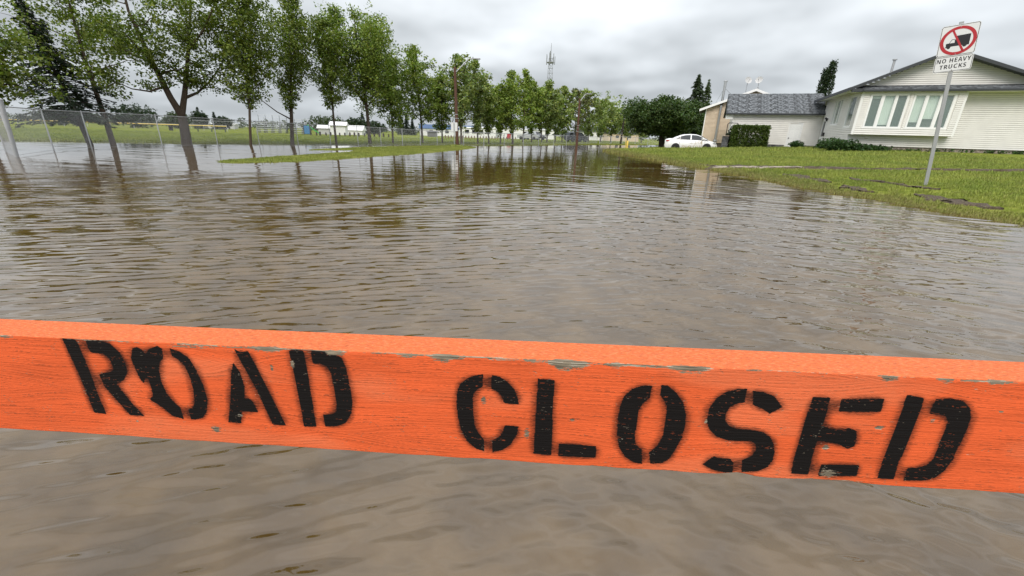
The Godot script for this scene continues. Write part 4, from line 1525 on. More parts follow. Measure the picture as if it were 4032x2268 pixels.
func build_street() -> void:
	# the fence along the flooded boulevard: posts at photographed columns, feet in the water
	var posts := [[66, 618, 1.50], [214, 596, 1.50], [362, 585, 1.52], [640, 577, 1.54], [858, 573, 1.50], [1022, 571, 1.46], [1175, 571, 1.42], [1303, 571, 1.40], [1411, 572, 1.38], [1501, 572, 1.34], [1586, 573, 1.30], [1656, 573, 1.27], [1722, 573, 1.24], [1826, 574, 1.2]]
	var pts := []
	var hs := []
	for p in posts:
		var q := at_h(p[0], p[1], 0.0)
		pts.append(q)
		hs.append(p[2])
	pts[0] = at_h(66, 618, 0.0)
	fence("galvanised chain-link fence standing in flood water before the tree row", pts.slice(0), hs, 0.024, 0.075, 0.0021, M.galvanised, M.wire, true)
	var p0: Vector3 = pts[0]
	var E := thing("fence_end_post", "thick leaning grey steel fence post standing in flood water", "post", at_h(66, 618, 0.0))
	var tp := at_z(0, 392, p0.z) - p0
	obj("post", tube_mesh([Vector3(0, -0.4, 0) - tp * 0.1, Vector3.ZERO, tp], [0.058, 0.058, 0.056], 14), M.galvanised, E)
	obj("cap", tube_mesh([tp, tp * 1.01, tp * 1.03], [0.066, 0.062, 0.02], 14), M.galvanised, E)
	for h in [0.25, 0.5, 0.75]:
		obj("tension_band", tube_mesh([tp * h, tp * (h + 0.02)], [0.062, 0.062], 14), M.galvanised, E)
	var l0 := at_h(24, 600, 0.0)
	fence("chain-link fence side run leading away from the thick grey post", [p0 + Vector3(-0.05, 0, -0.05), l0, l0 + Vector3(-3.0, 0, -1.2), l0 + Vector3(-6.0, 0, -2.4)], [1.5, 1.5, 1.5, 1.5], 0.024, 0.075, 0.0021, M.galvanised, M.wire, true)
	var q0 := at_h(1826, 574, 0.0)
	var far := [q0]
	var fh := [1.2]
	for p in [[1905, 573], [1985, 572], [2060, 571], [2120, 570], [2180, 569], [2230, 568.5], [2274, 568], [2310, 567], [2350, 566]]:
		far.append(at_h(p[0], p[1], 0.06))
		fh.append(1.16)
	fence("chain-link fence curving along the far road edge past the lamp poles", far, fh, 0.03, 0.16, 0.004, M.galvanised, M.wire)
	var f3 := []
	for p in [[2360, 566], [2405, 566], [2450, 566], [2500, 567], [2550, 567.5], [2600, 568], [2650, 568.5]]: f3.append(at_h(p[0], p[1], 0.1))
	fence("distant chain-link fence beside the far concrete road", f3, [1.25, 1.25, 1.25, 1.25, 1.25, 1.25, 1.25], 0.04, 0.2, 0.006, M.galvanised, M.wire)
	# lamps
	var b1 := at_h(1801, 575, 0.03)
	street_lamp("tall brown wooden lamp pole with curved grey arm behind blank sign", b1, at_z(1791, 264, b1.z), at_z(1862, 231, b1.z), 0.155, M.pole)
	var b2 := at_h(2271, 568, 0.1)
	street_lamp("weathered wooden lamp pole standing before the half-bare tree", b2, at_z(2283, 388, b2.z), at_z(2312, 370, b2.z), 0.17, M.pole)
	var b3 := at_h(2443, 568, 0.05)
	street_lamp("dark wooden lamp pole with long arm over the far road", b3, at_z(2458, 460, b3.z), at_z(2490, 449, b3.z), 0.17, M.dark_bark)
	var W := obj("overhead_wire", tube_mesh([at_z(1000, 150, b1.z - 6), at_z(1400, 222, b1.z - 3), at_z(1600, 256, b1.z - 1), at_z(1791, 269, b1.z)], [0.012, 0.012, 0.012, 0.012], 5), M.black)
	tag(W, "thin overhead wire running to the brown wooden lamp pole", "wire")
	# blank back of a sign by the first pole
	var sb := at_h(1790, 577, 0.03)
	var S := thing("blank_sign", "white blank back of a road sign on a thin grey post", "road sign", sb)
	var dx := at_z(1805, 500, sb.z).x - at_z(1780, 500, sb.z).x
	var y0 := at_z(1790, 516, sb.z).y - sb.y
	var y1 := at_z(1790, 482, sb.z).y - sb.y
	obj("panel", box_mesh(Vector3(-dx / 2, y0, -0.005), Vector3(dx / 2, y1, 0.005)), M.sign_white, S)
	obj("post", tube_mesh([Vector3(0, -0.4, 0.035), Vector3(-0.02, y1 - 0.02, 0.035)], [0.03, 0.03], 8), M.galvanised, S)
	build_truck_sign()
	# lattice mast far behind the trees
	var mb := on_ground(2152, 190.0)
	var mt := at_z(2158, 230, mb.z)
	var T := thing("radio_mast", "grey lattice radio mast with antennas rising behind the trees", "mast", mb)
	var h := mt.y - mb.y
	for k in 3:
		var a := TAU * k / 3.0 + 0.4
		var d := Vector3(cos(a), 0, sin(a))
		obj("leg", tube_mesh([d * 2.2, d * 0.9 + Vector3(0, h, 0)], [0.08, 0.06], 5), M.mast, T)
	var br := new_st()
	var n := 17
	for i in n:
		var f0 := i / float(n)
		var f1 := (i + 1.0) / n
		for k in 3:
			var a := TAU * k / 3.0 + 0.4
			var c := TAU * (k + 1) / 3.0 + 0.4
			var r0 := lerpf(2.2, 0.9, f0)
			var r1 := lerpf(2.2, 0.9, f1)
			tube(br, [Vector3(cos(a) * r0, h * f0, sin(a) * r0), Vector3(cos(c) * r1, h * f1, sin(c) * r1)], [0.04, 0.04], 4)
			tube(br, [Vector3(cos(a) * r1, h * f1, sin(a) * r1), Vector3(cos(c) * r1, h * f1, sin(c) * r1)], [0.05, 0.05], 4)
	obj("bracing", done(br), M.mast, T)
	var pf := new_st()
	tube(pf, [Vector3(0, h - 1.6, 0), Vector3(0, h - 1.3, 0)], [1.5, 1.5], 10)
	obj("platform", done(pf), M.mast, T)
	for k in 7:
		var a := TAU * k / 7.0
		obj("antenna", box_mesh(Vector3(cos(a) * 1.7 - 0.12, h - 2.2, sin(a) * 1.7 - 0.12), Vector3(cos(a) * 1.7 + 0.12, h + 0.8 + (k % 3) * 0.8, sin(a) * 1.7 + 0.12), 0.03), M.mast, T)
	obj("whip", tube_mesh([Vector3(0, h - 1, 0), Vector3(0, h + 2.5, 0), Vector3(0, h + 5.5, 0)], [0.3, 0.12, 0.05], 5), M.mast, T)

# ---------- the park far behind ----------
func bleachers(label: String, base: Vector3, w: float, rows: int, turn: float) -> void:
	var T := thing("bleachers", label, "bleachers", base, turn)
	for r in rows:
		obj("seat_plank", box_mesh(Vector3(-w / 2, 0.35 + r * 0.32, -r * 0.6 - 0.12), Vector3(w / 2, 0.40 + r * 0.32, -r * 0.6 + 0.14)), M.aluminium, T)
		obj("foot_plank", box_mesh(Vector3(-w / 2, 0.12 + r * 0.32, -r * 0.6 + 0.22), Vector3(w / 2, 0.16 + r * 0.32, -r * 0.6 + 0.44)), M.aluminium, T)
	var n := int(w / 1.1) + 1
	for i in n:
		var x := lerpf(-w / 2 + 0.1, w / 2 - 0.1, i / (n - 1.0))
		var st := new_st()
		tube(st, [Vector3(x, 0, 0.4), Vector3(x, 0.32 * rows, -0.6 * rows + 0.3)], [0.035, 0.035], 4)
		for r in rows: tube(st, [Vector3(x, -0.1, -r * 0.6), Vector3(x, 0.36 + r * 0.32, -r * 0.6)], [0.03, 0.03], 4)
		tube(st, [Vector3(x, 0, -0.6 * rows + 0.4), Vector3(x, 0.32 * rows + 1.1, -0.6 * rows + 0.4)], [0.03, 0.03], 4)
		obj("support_frame", done(st), M.dark_steel, T)
	for k in 3:
		obj("guard_rail", tube_mesh([Vector3(-w / 2, 0.32 * rows + 0.3 + k * 0.38, -0.6 * rows + 0.4), Vector3(w / 2, 0.32 * rows + 0.3 + k * 0.38, -0.6 * rows + 0.4)], [0.022, 0.022], 5), M.aluminium, T)

func shed(called: String, label: String, category: String, base: Vector3, size: Vector3, turn: float, wall: Material, roof: Material, rise: float, windows := 0) -> void:
	var T := thing(called, label, category, base, turn)
	var st := new_st()
	box(st, Vector3(-size.x / 2, -0.3, -size.z / 2), Vector3(size.x / 2, size.y, size.z / 2))
	obj("wall", done(st), wall, T)
	var r := new_st()
	var o := 0.25
	var a := Vector3(-size.x / 2 - o, size.y - 0.05, size.z / 2 + o)
	var b := Vector3(size.x / 2 + o, size.y - 0.05, size.z / 2 + o)
	var c := Vector3(size.x / 2 + o, size.y + rise, 0)
	var d := Vector3(-size.x / 2 - o, size.y + rise, 0)
	var e := Vector3(size.x / 2 + o, size.y - 0.05, -size.z / 2 - o)
	var f := Vector3(-size.x / 2 - o, size.y - 0.05, -size.z / 2 - o)
	quad(r, a, d, c, b)
	quad(r, e, c, d, f)
	tri(r, a, f, d)
	tri(r, b, c, e)
	quad(r, a, b, e, f)
	obj("roof", done(r), roof, T)
	for i in windows:
		var x := lerpf(-size.x / 2 + 1.0, size.x / 2 - 1.0, (i + 0.5) / windows)
		var w := obj("window", box_mesh(Vector3(x - 0.5, size.y * 0.42, size.z / 2), Vector3(x + 0.5, size.y * 0.78, size.z / 2 + 0.04)), M.dark_glass, T)
		obj("frame", box_mesh(Vector3(x - 0.6, size.y * 0.42 - 0.1, size.z / 2 + 0.001), Vector3(x + 0.6, size.y * 0.42, size.z / 2 + 0.06)), M.trim, w)

func far_vehicle(called: String, label: String, category: String, base: Vector3, turn: float, m: Material, pickup: bool) -> void:
	var T := thing(called, label, category, base, turn)
	var L := 2.5 if pickup else 2.25
	var prof := [[-L, 0.35], [-L, 0.95], [-0.2, 1.05], [0.1, 1.75], [1.15, 1.78], [1.6, 1.15], [L - 0.15, 1.02], [L, 0.75], [L, 0.35]] if pickup else [[-L, 0.35], [-L, 1.0], [-L + 0.35, 1.68], [-0.6, 1.78], [0.7, 1.72], [1.25, 1.12], [L - 0.15, 0.98], [L, 0.72], [L, 0.35]]
	var st := new_st()
	for i in prof.size():
		var p: Array = prof[i]
		var q: Array = prof[(i + 1) % prof.size()]
		var wp := 0.9 if p[1] < 1.3 else 0.68
		var wq := 0.9 if q[1] < 1.3 else 0.68
		quad(st, Vector3(p[0], p[1], -wp), Vector3(q[0], q[1], -wq), Vector3(q[0], q[1], wq), Vector3(p[0], p[1], wp))
	for sg in [-1.0, 1.0]:
		for i in range(1, prof.size() - 1):
			var a: Array = prof[0]
			var b: Array = prof[i]
			var c: Array = prof[i + 1]
			tri(st, Vector3(a[0], a[1], 0.9 * sg), Vector3(b[0], b[1], (0.9 if b[1] < 1.3 else 0.68) * sg), Vector3(c[0], c[1], (0.9 if c[1] < 1.3 else 0.68) * sg))
	obj("body", done(st), m, T)
	for sg in [-1.0, 1.0]:
		var g := new_st()
		if pickup: quad(g, Vector3(0.12, 1.12, 0.86 * sg), Vector3(0.2, 1.68, 0.72 * sg), Vector3(1.1, 1.68, 0.72 * sg), Vector3(1.45, 1.14, 0.86 * sg))
		else: quad(g, Vector3(-L + 0.25, 1.1, 0.88 * sg), Vector3(-L + 0.45, 1.62, 0.73 * sg), Vector3(0.65, 1.64, 0.73 * sg), Vector3(1.12, 1.13, 0.88 * sg))
		obj("side_window", done(g), M.car_glass, T)
		for x in [-L * 0.62, L * 0.64]:
			obj("wheel", tube_mesh([Vector3(x, 0.36, 0.7 * sg), Vector3(x, 0.36, 0.94 * sg)], [0.36, 0.36], 16), M.tyre, T)
	for z in [-0.6, 0.6]:
		obj("headlight", box_mesh(Vector3(L - 0.06, 0.72, z - 0.18), Vector3(L + 0.02, 0.88, z + 0.18), 0.02), M.lens, T)
	obj("grille", box_mesh(Vector3(L - 0.05, 0.45, -0.55), Vector3(L + 0.03, 0.7, 0.55), 0.02), M.black, T)

func build_park() -> void:
	rng.seed = 400
	bleachers("larger aluminium bleachers with tall back rail across the playing field", on_ground(1066, 78), 4.7, 6, 0.35)
	bleachers("smaller dark bleachers beside the blue slide", on_ground(1186, 74), 2.6, 4, 0.3)
	var bp := on_ground(830, 70)
	var B := thing("park_bench", "long low dark green bench on the playing field", "bench", bp, 0.45)
	obj("seat", box_mesh(Vector3(-2, 0.4, -0.18), Vector3(2, 0.47, 0.18), 0.01), M.dark_green, B)
	for x in [-1.8, 0.0, 1.8]: obj("leg", box_mesh(Vector3(x - 0.06, -0.1, -0.15), Vector3(x + 0.06, 0.4, 0.15), 0.01), M.dark_green, B)
	var tp := on_ground(669, 72)
	var K := thing("litter_bin", "black litter bin standing by the outfield fence", "bin", tp)
	obj("drum", tube_mesh([Vector3(0, -0.1, 0), Vector3(0, 0.05, 0), Vector3(0, 0.72, 0)], [0.27, 0.28, 0.3], 14), M.black, K)
	obj("rim", tube_mesh([Vector3(0, 0.72, 0), Vector3(0, 0.8, 0)], [0.33, 0.33], 14), M.black, K)
	# playground
	var sp := on_ground(1236, 72)
	var G := thing("playground_slide", "blue and green playground slide behind the tree row", "slide", sp, 0.4)
	var sl := new_st()
	for i in 8:
		var f0 := i / 8.0
		var f1 := (i + 1) / 8.0
		var y0 := 1.25 * pow(1.0 - f0, 1.2) + 0.15
		var y1 := 1.25 * pow(1.0 - f1, 1.2) + 0.15
		var a := Vector3(-0.9 + f0 * 1.7, y0, 0)
		var b := Vector3(-0.9 + f1 * 1.7, y1, 0)
		var w := Vector3(0, 0, 0.35)
		quad(sl, a - w, a + w, b + w, b - w)
		quad(sl, a + w, a + w + Vector3(0, 0.22, 0), b + w + Vector3(0, 0.22, 0), b + w)
		quad(sl, a - w, a - w + Vector3(0, 0.22, 0), b - w + Vector3(0, 0.22, 0), b - w)
	obj("chute", done(sl), M.slide_green, G)
	obj("panel", box_mesh(Vector3(-1.5, 0.1, -0.5), Vector3(-0.6, 1.35, 0.5), 0.05), M.slide_blue, G)
	for x in [-1.5, -0.6]:
		for z in [-0.5, 0.5]: obj("post", tube_mesh([Vector3(x, -0.2, z), Vector3(x, 1.9, z)], [0.05, 0.05], 6), M.dark_steel, G)
	# white tents and low buildings
	shed("marquee", "small white marquee with peaked roof beside the slide", "marquee", on_ground(1292, 86), Vector3(3.2, 1.1, 3), 0.3, M.pale_grey, M.canvas, 0.6)
	shed("marquee", "taller white marquee partly hidden by a poplar trunk", "marquee", on_ground(1336, 84), Vector3(2.6, 1.6, 3), 0.2, M.canvas, M.canvas, 0.7)
	shed("marquee", "low white marquee among spruces beyond the field", "marquee", on_ground(1400, 92), Vector3(3.2, 0.9, 3), 0.1, M.canvas, M.canvas, 0.9)
	shed("park_building", "white park building with a blue metal roof", "building", on_ground(1760, 128), Vector3(15, 1.9, 6), 0.15, M.canvas, M.blue_roof, 1.1, 3)
	shed("grey_shed", "grey metal shed in front of the blue-roofed building", "shed", on_ground(1702, 98), Vector3(2.1, 1.1, 1.6), 0.25, M.shed_grey, M.shed_grey, 0.12)
	shed("site_trailer", "long white site trailer with windows behind the poplars", "trailer", on_ground(1880, 112), Vector3(9, 2.3, 3), 0.12, M.canvas, M.canvas, 0.15, 4)
	shed("site_trailer", "white site trailer with low white roof next to the gravel lot", "trailer", on_ground(1990, 116), Vector3(8, 2.5, 3), 0.1, M.canvas, M.pale_grey, 0.2, 2)
	shed("site_trailer", "farthest white site trailer behind the parked vehicles", "trailer", on_ground(2110, 128), Vector3(10, 2.4, 3), 0.05, M.canvas, M.pale_grey, 0.25, 4)
	shed("bungalow", "pale distant bungalow beyond the curving fence", "house", on_ground(2340, 150), Vector3(9, 2.6, 7), 0.2, M.canvas, M.shingle3, 1.5, 3)
	shed("bungalow", "tan distant bungalow beside the far concrete road", "house", on_ground(2440, 145), Vector3(10, 2.2, 7), 0.1, M.beige, M.shingle3, 1.3, 2)
	shed("rink_shed", "white flat shed far across the outfield", "shed", on_ground(870, 150), Vector3(9, 1.5, 4), 0.3, M.pale_grey, M.canvas, 0.2, 2)
	# row of short timber bollards round the field
	var bol := tube_mesh([Vector3(0, -0.3, 0), Vector3(0, 0.48, 0), Vector3(0, 0.55, 0)], [0.12, 0.12, 0.09], 8)
	for i in 17:
		var o := obj("timber_bollard", bol, M.dark_bark)
		o.position = on_ground(1222 + i * 19.0 + rng.randf_range(-4, 4), 66 + rng.randf_range(-2, 2) + i * 0.4)
		o.scale = Vector3.ONE * rng.randf_range(0.85, 1.15)
		tag(o, "short dark timber bollard edging the playing field before the marquees", "bollard", "bollards before the marquees")
	for i in 26:
		var o := obj("timber_bollard", bol, M.fence_wood)
		o.position = on_ground(1742 + i * 11.5, 78 + i * 0.55)
		tag(o, "short brown timber bollard edging the lot before the white trailers", "bollard", "bollards before the trailers")
	# outfield fence with yellow capping
	var pts := []
	var hs := []
	for i in 12:
		pts.append(on_ground(-120 + i * 92.0, 84 - i * 0.6))
		hs.append(1.0)
	var F := fence("low chain-link outfield fence with a yellow top capping", pts, hs, 0.04, 0.3, 0.003, M.galvanised, M.wire)
	for i in 11:
		obj("yellow_cap", tube_mesh([pts[i] - pts[0] + Vector3(0, 0.88, 0), pts[i + 1] - pts[0] + Vector3(0, 0.88, 0)], [0.07, 0.07], 6), M.yellow, F)
	var pts2 := []
	var hs2 := []
	for i in 8:
		pts2.append(on_ground(-100 + i * 170.0, 112))
		hs2.append(2.0)
	fence("tall backstop chain-link fence far behind the outfield", pts2, hs2, 0.05, 0.4, 0.003, M.galvanised, M.wire)
	# vehicles in the lot
	far_vehicle("pickup_truck", "pale grey pickup truck parked beyond the fence", "pickup truck", on_ground(2084, 96), -0.5, M.silver, true)
	far_vehicle("sport_utility_vehicle", "dark sport utility vehicle beside the pale pickup", "car", on_ground(2108, 97), -0.7, M.car_dark, false)
	far_vehicle("minivan", "dark blue minivan parked behind the wooden lamp pole", "car", on_ground(2270, 84), 0.5, M.car_navy, false)
	# hydrant, marker
	var hy := at_h(2463, 569, 0.1)
	var Y := thing("hydrant_marker", "yellow hydrant marker post beside the far road", "post", hy)
	obj("post", tube_mesh([Vector3(0, -0.2, 0), Vector3(0, 1.0, 0), Vector3(0, 1.1, 0)], [0.05, 0.05, 0.03], 8), M.yellow, Y)
	obj("barrel", tube_mesh([Vector3(0.3, -0.1, 0), Vector3(0.3, 0.5, 0), Vector3(0.3, 0.65, 0)], [0.16, 0.15, 0.06], 10), M.yellow, Y)
	var rp := on_ground(2004, 92)
	var R := thing("trash_cart", "red wheeled cart standing in front of the white trailers", "cart", rp)
	obj("bin", box_mesh(Vector3(-0.4, 0.2, -0.4), Vector3(0.4, 1.1, 0.4), 0.05), M.sign_red, R)
	obj("lid", box_mesh(Vector3(-0.45, 1.1, -0.45), Vector3(0.45, 1.2, 0.45), 0.03), M.sign_red, R)
	for z in [-0.35, 0.35]: obj("wheel", tube_mesh([Vector3(-0.3, 0.14, z - 0.05), Vector3(-0.3, 0.14, z + 0.05)], [0.15, 0.15], 10), M.tyre, R)

# ---------- trees ----------
func build_trees() -> void:
	var dark := Color(0.13, 0.175, 0.03)
	var mid := Color(0.185, 0.25, 0.05)
	var pale := Color(0.22, 0.28, 0.09)
	# the large forked tree
	rng.seed = 21
	var b := at_h(735, 567, 0.0)
	var P := func(x: float, y: float, dz := 0.0) -> Vector3: return at_z(x, y, b.z + dz) - b
	var f: Vector3 = P.call(716, 455)
	var stems := [
		[[Vector3(0, -0.3, 0), P.call(731, 530), P.call(724, 490), f], 0.29, 0.23, true],
		[[f, P.call(672, 385, 0.3), P.call(628, 300, 0.6), P.call(585, 215, 0.9), P.call(540, 120, 1.0), P.call(505, 40, 1.2), P.call(480, -60, 1.2), P.call(465, -170, 1.0)], 0.2, 0.02],
		[[f, P.call(727, 375, -0.2), P.call(734, 300, -0.5), P.call(742, 200, -0.7), P.call(748, 90, -0.7), P.call(752, -30, -0.6), P.call(757, -150, -0.3)], 0.18, 0.02],
		[[P.call(730, 385, -0.2), P.call(778, 365, -1.0), P.call(830, 318, -1.6), P.call(875, 250, -2.0), P.call(905, 170, -2.0)], 0.09, 0.02],
		[[P.call(648, 340, 0.4), P.call(590, 360, 1.0), P.call(520, 350, 1.4), P.call(450, 320, 1.7)], 0.07, 0.015],
		[[P.call(600, 245, 0.8), P.call(520, 215, -0.6), P.call(440, 170, -1.2), P.call(390, 100, -1.2)], 0.07, 0.015],
		[[P.call(742, 200, -0.6), P.call(800, 120, 0.8), P.call(840, 30, 1.4), P.call(850, -60, 1.5)], 0.06, 0.015]]
	tree("cottonwood_tree", "large forked broadleaf tree with thick trunk standing in flood water", b, stems, {"height": 11.5, "low": 3.0, "width": 2.0, "limbs": 9, "rise": 0.4, "density": 1.0, "clump": 0.40, "leaves": 20, "leaf": 0.078, "color": dark})
	# left edge: a spruce and two broadleaf trees
	rng.seed = 22
	var sb := at_h(360, 571, 0.0)
	spruce("dark ragged spruce with drooping boughs behind the fence", sb, at_z(45, -30, sb.z).y, 2.6, Color(0.022, 0.038, 0.022), 30, 0.11, 34.0, 0.17, "", at_z(60, -30, sb.z) - sb - Vector3(0, at_z(45, -30, sb.z).y, 0))
	var b2 := at_h(380, 571, 0.0) + Vector3(0.15, 0, -0.8)
	var tp := at_z(215, -170, b2.z) - b2
	tree("cottonwood_tree", "slim broadleaf tree growing right beside the dark spruce", b2, [stem_to(tp, 0.14, 0.02, 0.02)], {"height": tp.y, "low": 2.6, "width": 2.3, "limbs": 24, "rise": 0.35, "density": 1.0, "clump": 0.40, "leaves": 19, "leaf": 0.075, "color": dark})
	var b3 := at_h(-40, 592, 0.0)
	var tp3 := at_z(-120, 60, b3.z) - b3
	tree("cottonwood_tree", "broadleaf tree with low spreading branches beside the thick grey post", b3, [stem_to(tp3, 0.15, 0.03, 0.04)], {"height": tp3.y, "low": 1.7, "width": 1.55, "limbs": 22, "rise": 0.2, "density": 1.7, "clump": 0.36, "leaves": 24, "leaf": 0.07, "color": dark})
	# the poplar row: foot x, y; top x, y; half width of the crown in pixels; foot of the crown y; trunk width; tone
	var rows := [
		[985, 570, 955, -70, 118, 440, 10, 0], [1149, 566, 1150, -45, 95, 445, 15, 0], [1325, 567, 1265, 72, 88, 440, 9, 0], [1457, 567, 1395, 45, 118, 470, 14, 1],
		[1547, 566, 1540, 245, 70, 490, 8, 1], [1665, 566, 1628, 195, 64, 490, 9, 1], [1742, 566, 1729, 305, 56, 500, 7, 1], [1818, 569, 1806, 230, 54, 500, 9, 2], [1882, 569, 1868, 246, 52, 510, 7, 2],
		[1926, 569, 1910, 325, 46, 512, 6, 1], [1971, 568, 1968, 342, 46, 515, 6, 1], [2019, 569, 2010, 288, 50, 512, 9, 1], [2058, 565, 2073, 286, 48, 512, 6, 1], [2093, 564, 2098, 325, 42, 512, 6, 1],
		[2133, 564, 2128, 360, 38, 515, 5, 2], [2153, 564, 2168, 328, 42, 515, 6, 2], [2186, 564, 2192, 372, 36, 520, 5, 2], [2212, 563, 2224, 350, 42, 515, 5, 2], [2267, 563, 2268, 358, 44, 500, 5, 3],
		[2317, 563, 2318, 366, 46, 520, 5, 2], [2365, 562, 2372, 404, 46, 525, 5, 2], [2404, 562, 2418, 430, 42, 528, 5, 2], [2470, 563, 2470, 468, 48, 532, 5, 2], [2525, 563, 2520, 466, 44, 532, 5, 2]]
	var names := ["tall dark poplar behind the fence next to the forked tree", "tall dark poplar with a leaning thick trunk before the bleachers", "dark poplar with thin trunk before the blue slide", "broad poplar with several pointed tops before the marquees"]
	var near_names := ["small poplar growing before the low spruces beyond the field", "slender tall poplar before the white end of the blue-roofed building", "short poplar between the grey shed and the brown lamp pole", "tall poplar growing right behind the brown lamp pole", "tall poplar before the long white trailer by the lamp pole"]
	for i in rows.size():
		var r: Array = rows[i]
		rng.seed = 900 + i
		var base := at_h(r[0], r[1], 0.04)
		var top := at_z(r[2], r[3], base.z) - base
		var ppm := (at_z(r[0] + 100, 400, base.z).x - at_z(r[0], 400, base.z).x) / 100.0
		var wid: float = r[4] * ppm * (1.05 if i < 4 else 1.3)
		var low: float = at_z(r[0], r[5] + (0.0 if i < 4 else 14.0), base.z).y - base.y
		var near := clampf(34.0 / -base.z, 0.4, 1.25)
		var tone: Color = [dark, mid, pale, Color(0.11, 0.12, 0.055)][r[7]]
		var label: String = names[i] if i < 4 else ("half-bare poplar with brown twigs behind the second lamp pole" if r[7] == 3 else ("poplar with a green crown in the row behind the curving fence" if i > 8 else near_names[i - 4]))
		var grp := "" if i < 4 or r[7] == 3 else ("poplars behind the curving fence" if i > 8 else "")
		var st := [stem_to(top, r[6] * ppm * 0.55, 0.02, 0.025)]
		if i == 3:
			st.append([[top * 0.32, top * 0.45 + Vector3(-0.9, 0.1, 0.2), at_z(1325, 110, base.z) - base, at_z(1312, 45, base.z) - base], 0.08, 0.015])
			st.append([[top * 0.42, top * 0.6 + Vector3(0.9, 0, 0.3), at_z(1495, 130, base.z) - base], 0.07, 0.015])
		if i == 1:
			st.append([[top * 0.17, at_z(1090, 440, base.z) - base, at_z(1030, 395, base.z) - base, at_z(1000, 370, base.z) - base], 0.05, 0.015, true])
		tree("poplar_tree", label, base, st, {"height": top.y, "low": low, "width": wid, "limbs": int(30 * clampf(near, 0.6, 1.0)) if i != 3 else 18, "rise": 0.95, "density": ((1.3 if i < 4 else 1.05) if r[7] != 3 else 0.34) * clampf(near, 0.75, 1.0) / clampf(wid / 2.2, 0.7, 1.6), "clump": 0.15 + wid * 0.14, "leaves": int((16.0 if i < 4 else 24.0) * clampf(near + 0.2, 0.75, 1.15)), "leaf": 0.075 / clampf(near, 0.42, 1.0) * 1.08, "color": tone}, grp)
	# trees by the houses
	rng.seed = 61
	var ab := at_h(2606, 573, 0.3)
	var at := at_z(2625, 392, ab.z) - ab
	var sp := at_z(2606, 520, ab.z) - ab
	var ast := [[[Vector3(0, -0.5, 0), sp * 0.5, sp], 0.42, 0.36, true]]
	for k in 7:
		var a := TAU * k / 7.0 + 0.3
		var d := Vector3(cos(a), 0, sin(a))
		var reach := 3.3 if k % 2 else 4.2
		ast.append([[sp, sp + d * reach * 0.4 + Vector3(0, 0.7, 0), sp + d * reach * 0.75 + Vector3(0, 1.7, 0), sp + d * reach * 0.95 + Vector3(0, 2.9, 0)], 0.16, 0.03])
	ast.append([[sp, sp.lerp(at, 0.5) + Vector3(0.4, 0, 0), at], 0.2, 0.03])
	tree("apple_tree", "dark round-crowned tree with low crooked trunk behind white sedan", ab, ast, {"height": at.y + 0.5, "low": 0.9, "width": 2.5, "limbs": 13, "rise": 0.28, "density": 1.3, "clump": 0.62, "leaves": 17, "leaf": 0.15, "color": Color(0.06, 0.1, 0.032), "bark": "dark_bark"})
	var s1 := on_ground(2712, 82)
	spruce("tall two-topped dark spruce behind the round-crowned tree", s1, at_z(2716, 288, s1.z).y - s1.y, 5.0, Color(0.05, 0.075, 0.036), 30, 0.26, 30.0, 0.1)
	var s2 := on_ground(2752, 88)
	spruce("thin pale green spruce beside the tall dark spruce", s2, at_z(2756, 308, s2.z).y - s2.y, 2.8, Color(0.08, 0.12, 0.045), 26, 0.24, 26.0, 0.1)
	var s3 := on_ground(2772, 80)
	bush("leafy_shrub", "mixed green shrub mass between the spruces and beige house", "shrub", s3, Vector3(5.5, 6.2, 5), Color(0.05, 0.085, 0.025), 900, 0.19)
	for k in [[3222, 240, 0.62], [3204, 272, 0.6]]:
		var cb := at_z(k[0], 480, -56.0)
		cb.y = 0.6
		var ht: float = at_z(k[0], k[1], cb.z).y - cb.y
		var T := thing("columnar_cedar", "taller dark columnar cedar rising behind the garage roof" if k[1] == 240 else "shorter dark columnar cedar rising behind the garage roof", "tree", cb)
		obj("trunk", tube_mesh([Vector3(0, -0.5, 0), Vector3(0, ht * 0.9, 0)], [0.12, 0.03], 8), M.dark_bark, T)
		for i in 1500:
			var g := rng.randf()
			var a := rng.randf() * TAU
			var rr: float = k[2] * (0.5 + 0.6 * sin(PI * clampf(g * 0.8 + 0.18, 0, 1))) * pow(rng.randf(), 0.35) * (1.0 + 0.3 * noise_a.get_noise_2d(g * 300.0, a * 40.0))
			clump(Vector3(cos(a) * rr, ht * g, sin(a) * rr), 0.17, 4, 0.1, Color(0.035, 0.058, 0.03), 1.6)
		obj("crown", leaves_mesh(), M.leaf, T)
	rng.seed = 63
	var hd := bush("clipped_hedge", "clipped box-shaped cedar hedge in front of the garage wall", "hedge", house_point(-5.25, 0.36, -6.55), Vector3(2.75, 2.05, 1.3), Color(0.07, 0.11, 0.02), 5200, 0.05, "", true)
	hd.rotation.y = -0.3989
	bush("small_shrub", "small dark shrub squeezed between pillar and clipped hedge", "shrub", house_point(-6.6, 0.36, -6.9), Vector3(0.8, 1.9, 0.8), Color(0.022, 0.04, 0.02), 420, 0.06)
	# plants along the house
	for k in [[-0.9, 0.95, 0.9, 0.9], [-0.1, 0.75, 1.1, 0.75], [0.5, 0.62, 1.3, 0.55], [-1.7, -6.6, 0.8, 0.6], [-0.7, -1.9, 0.9, 0.8], [1.5, 0.75, 1.2, 0.42]]:
		var hp := house_point(k[0], 0, k[1])
		hp.y = ground_h(hp.x, hp.z) - 0.03
		bush("garden_perennial", "leafy green perennial clump against the white house foundation", "plant", hp, Vector3(k[2] * 1.5, k[3], k[2]), Color(0.04, 0.085, 0.025), 170, 0.07, "perennials along the house")
	for i in 80:
		var hp := house_point(rng.randf_range(0.4, 9.4), 0, rng.randf_range(0.1, 0.42))
		clump(Vector3(hp.x, ground_h(hp.x, hp.z) + 0.08, hp.z), 0.15, 16, 0.05, Color(0.04, 0.09, 0.02))
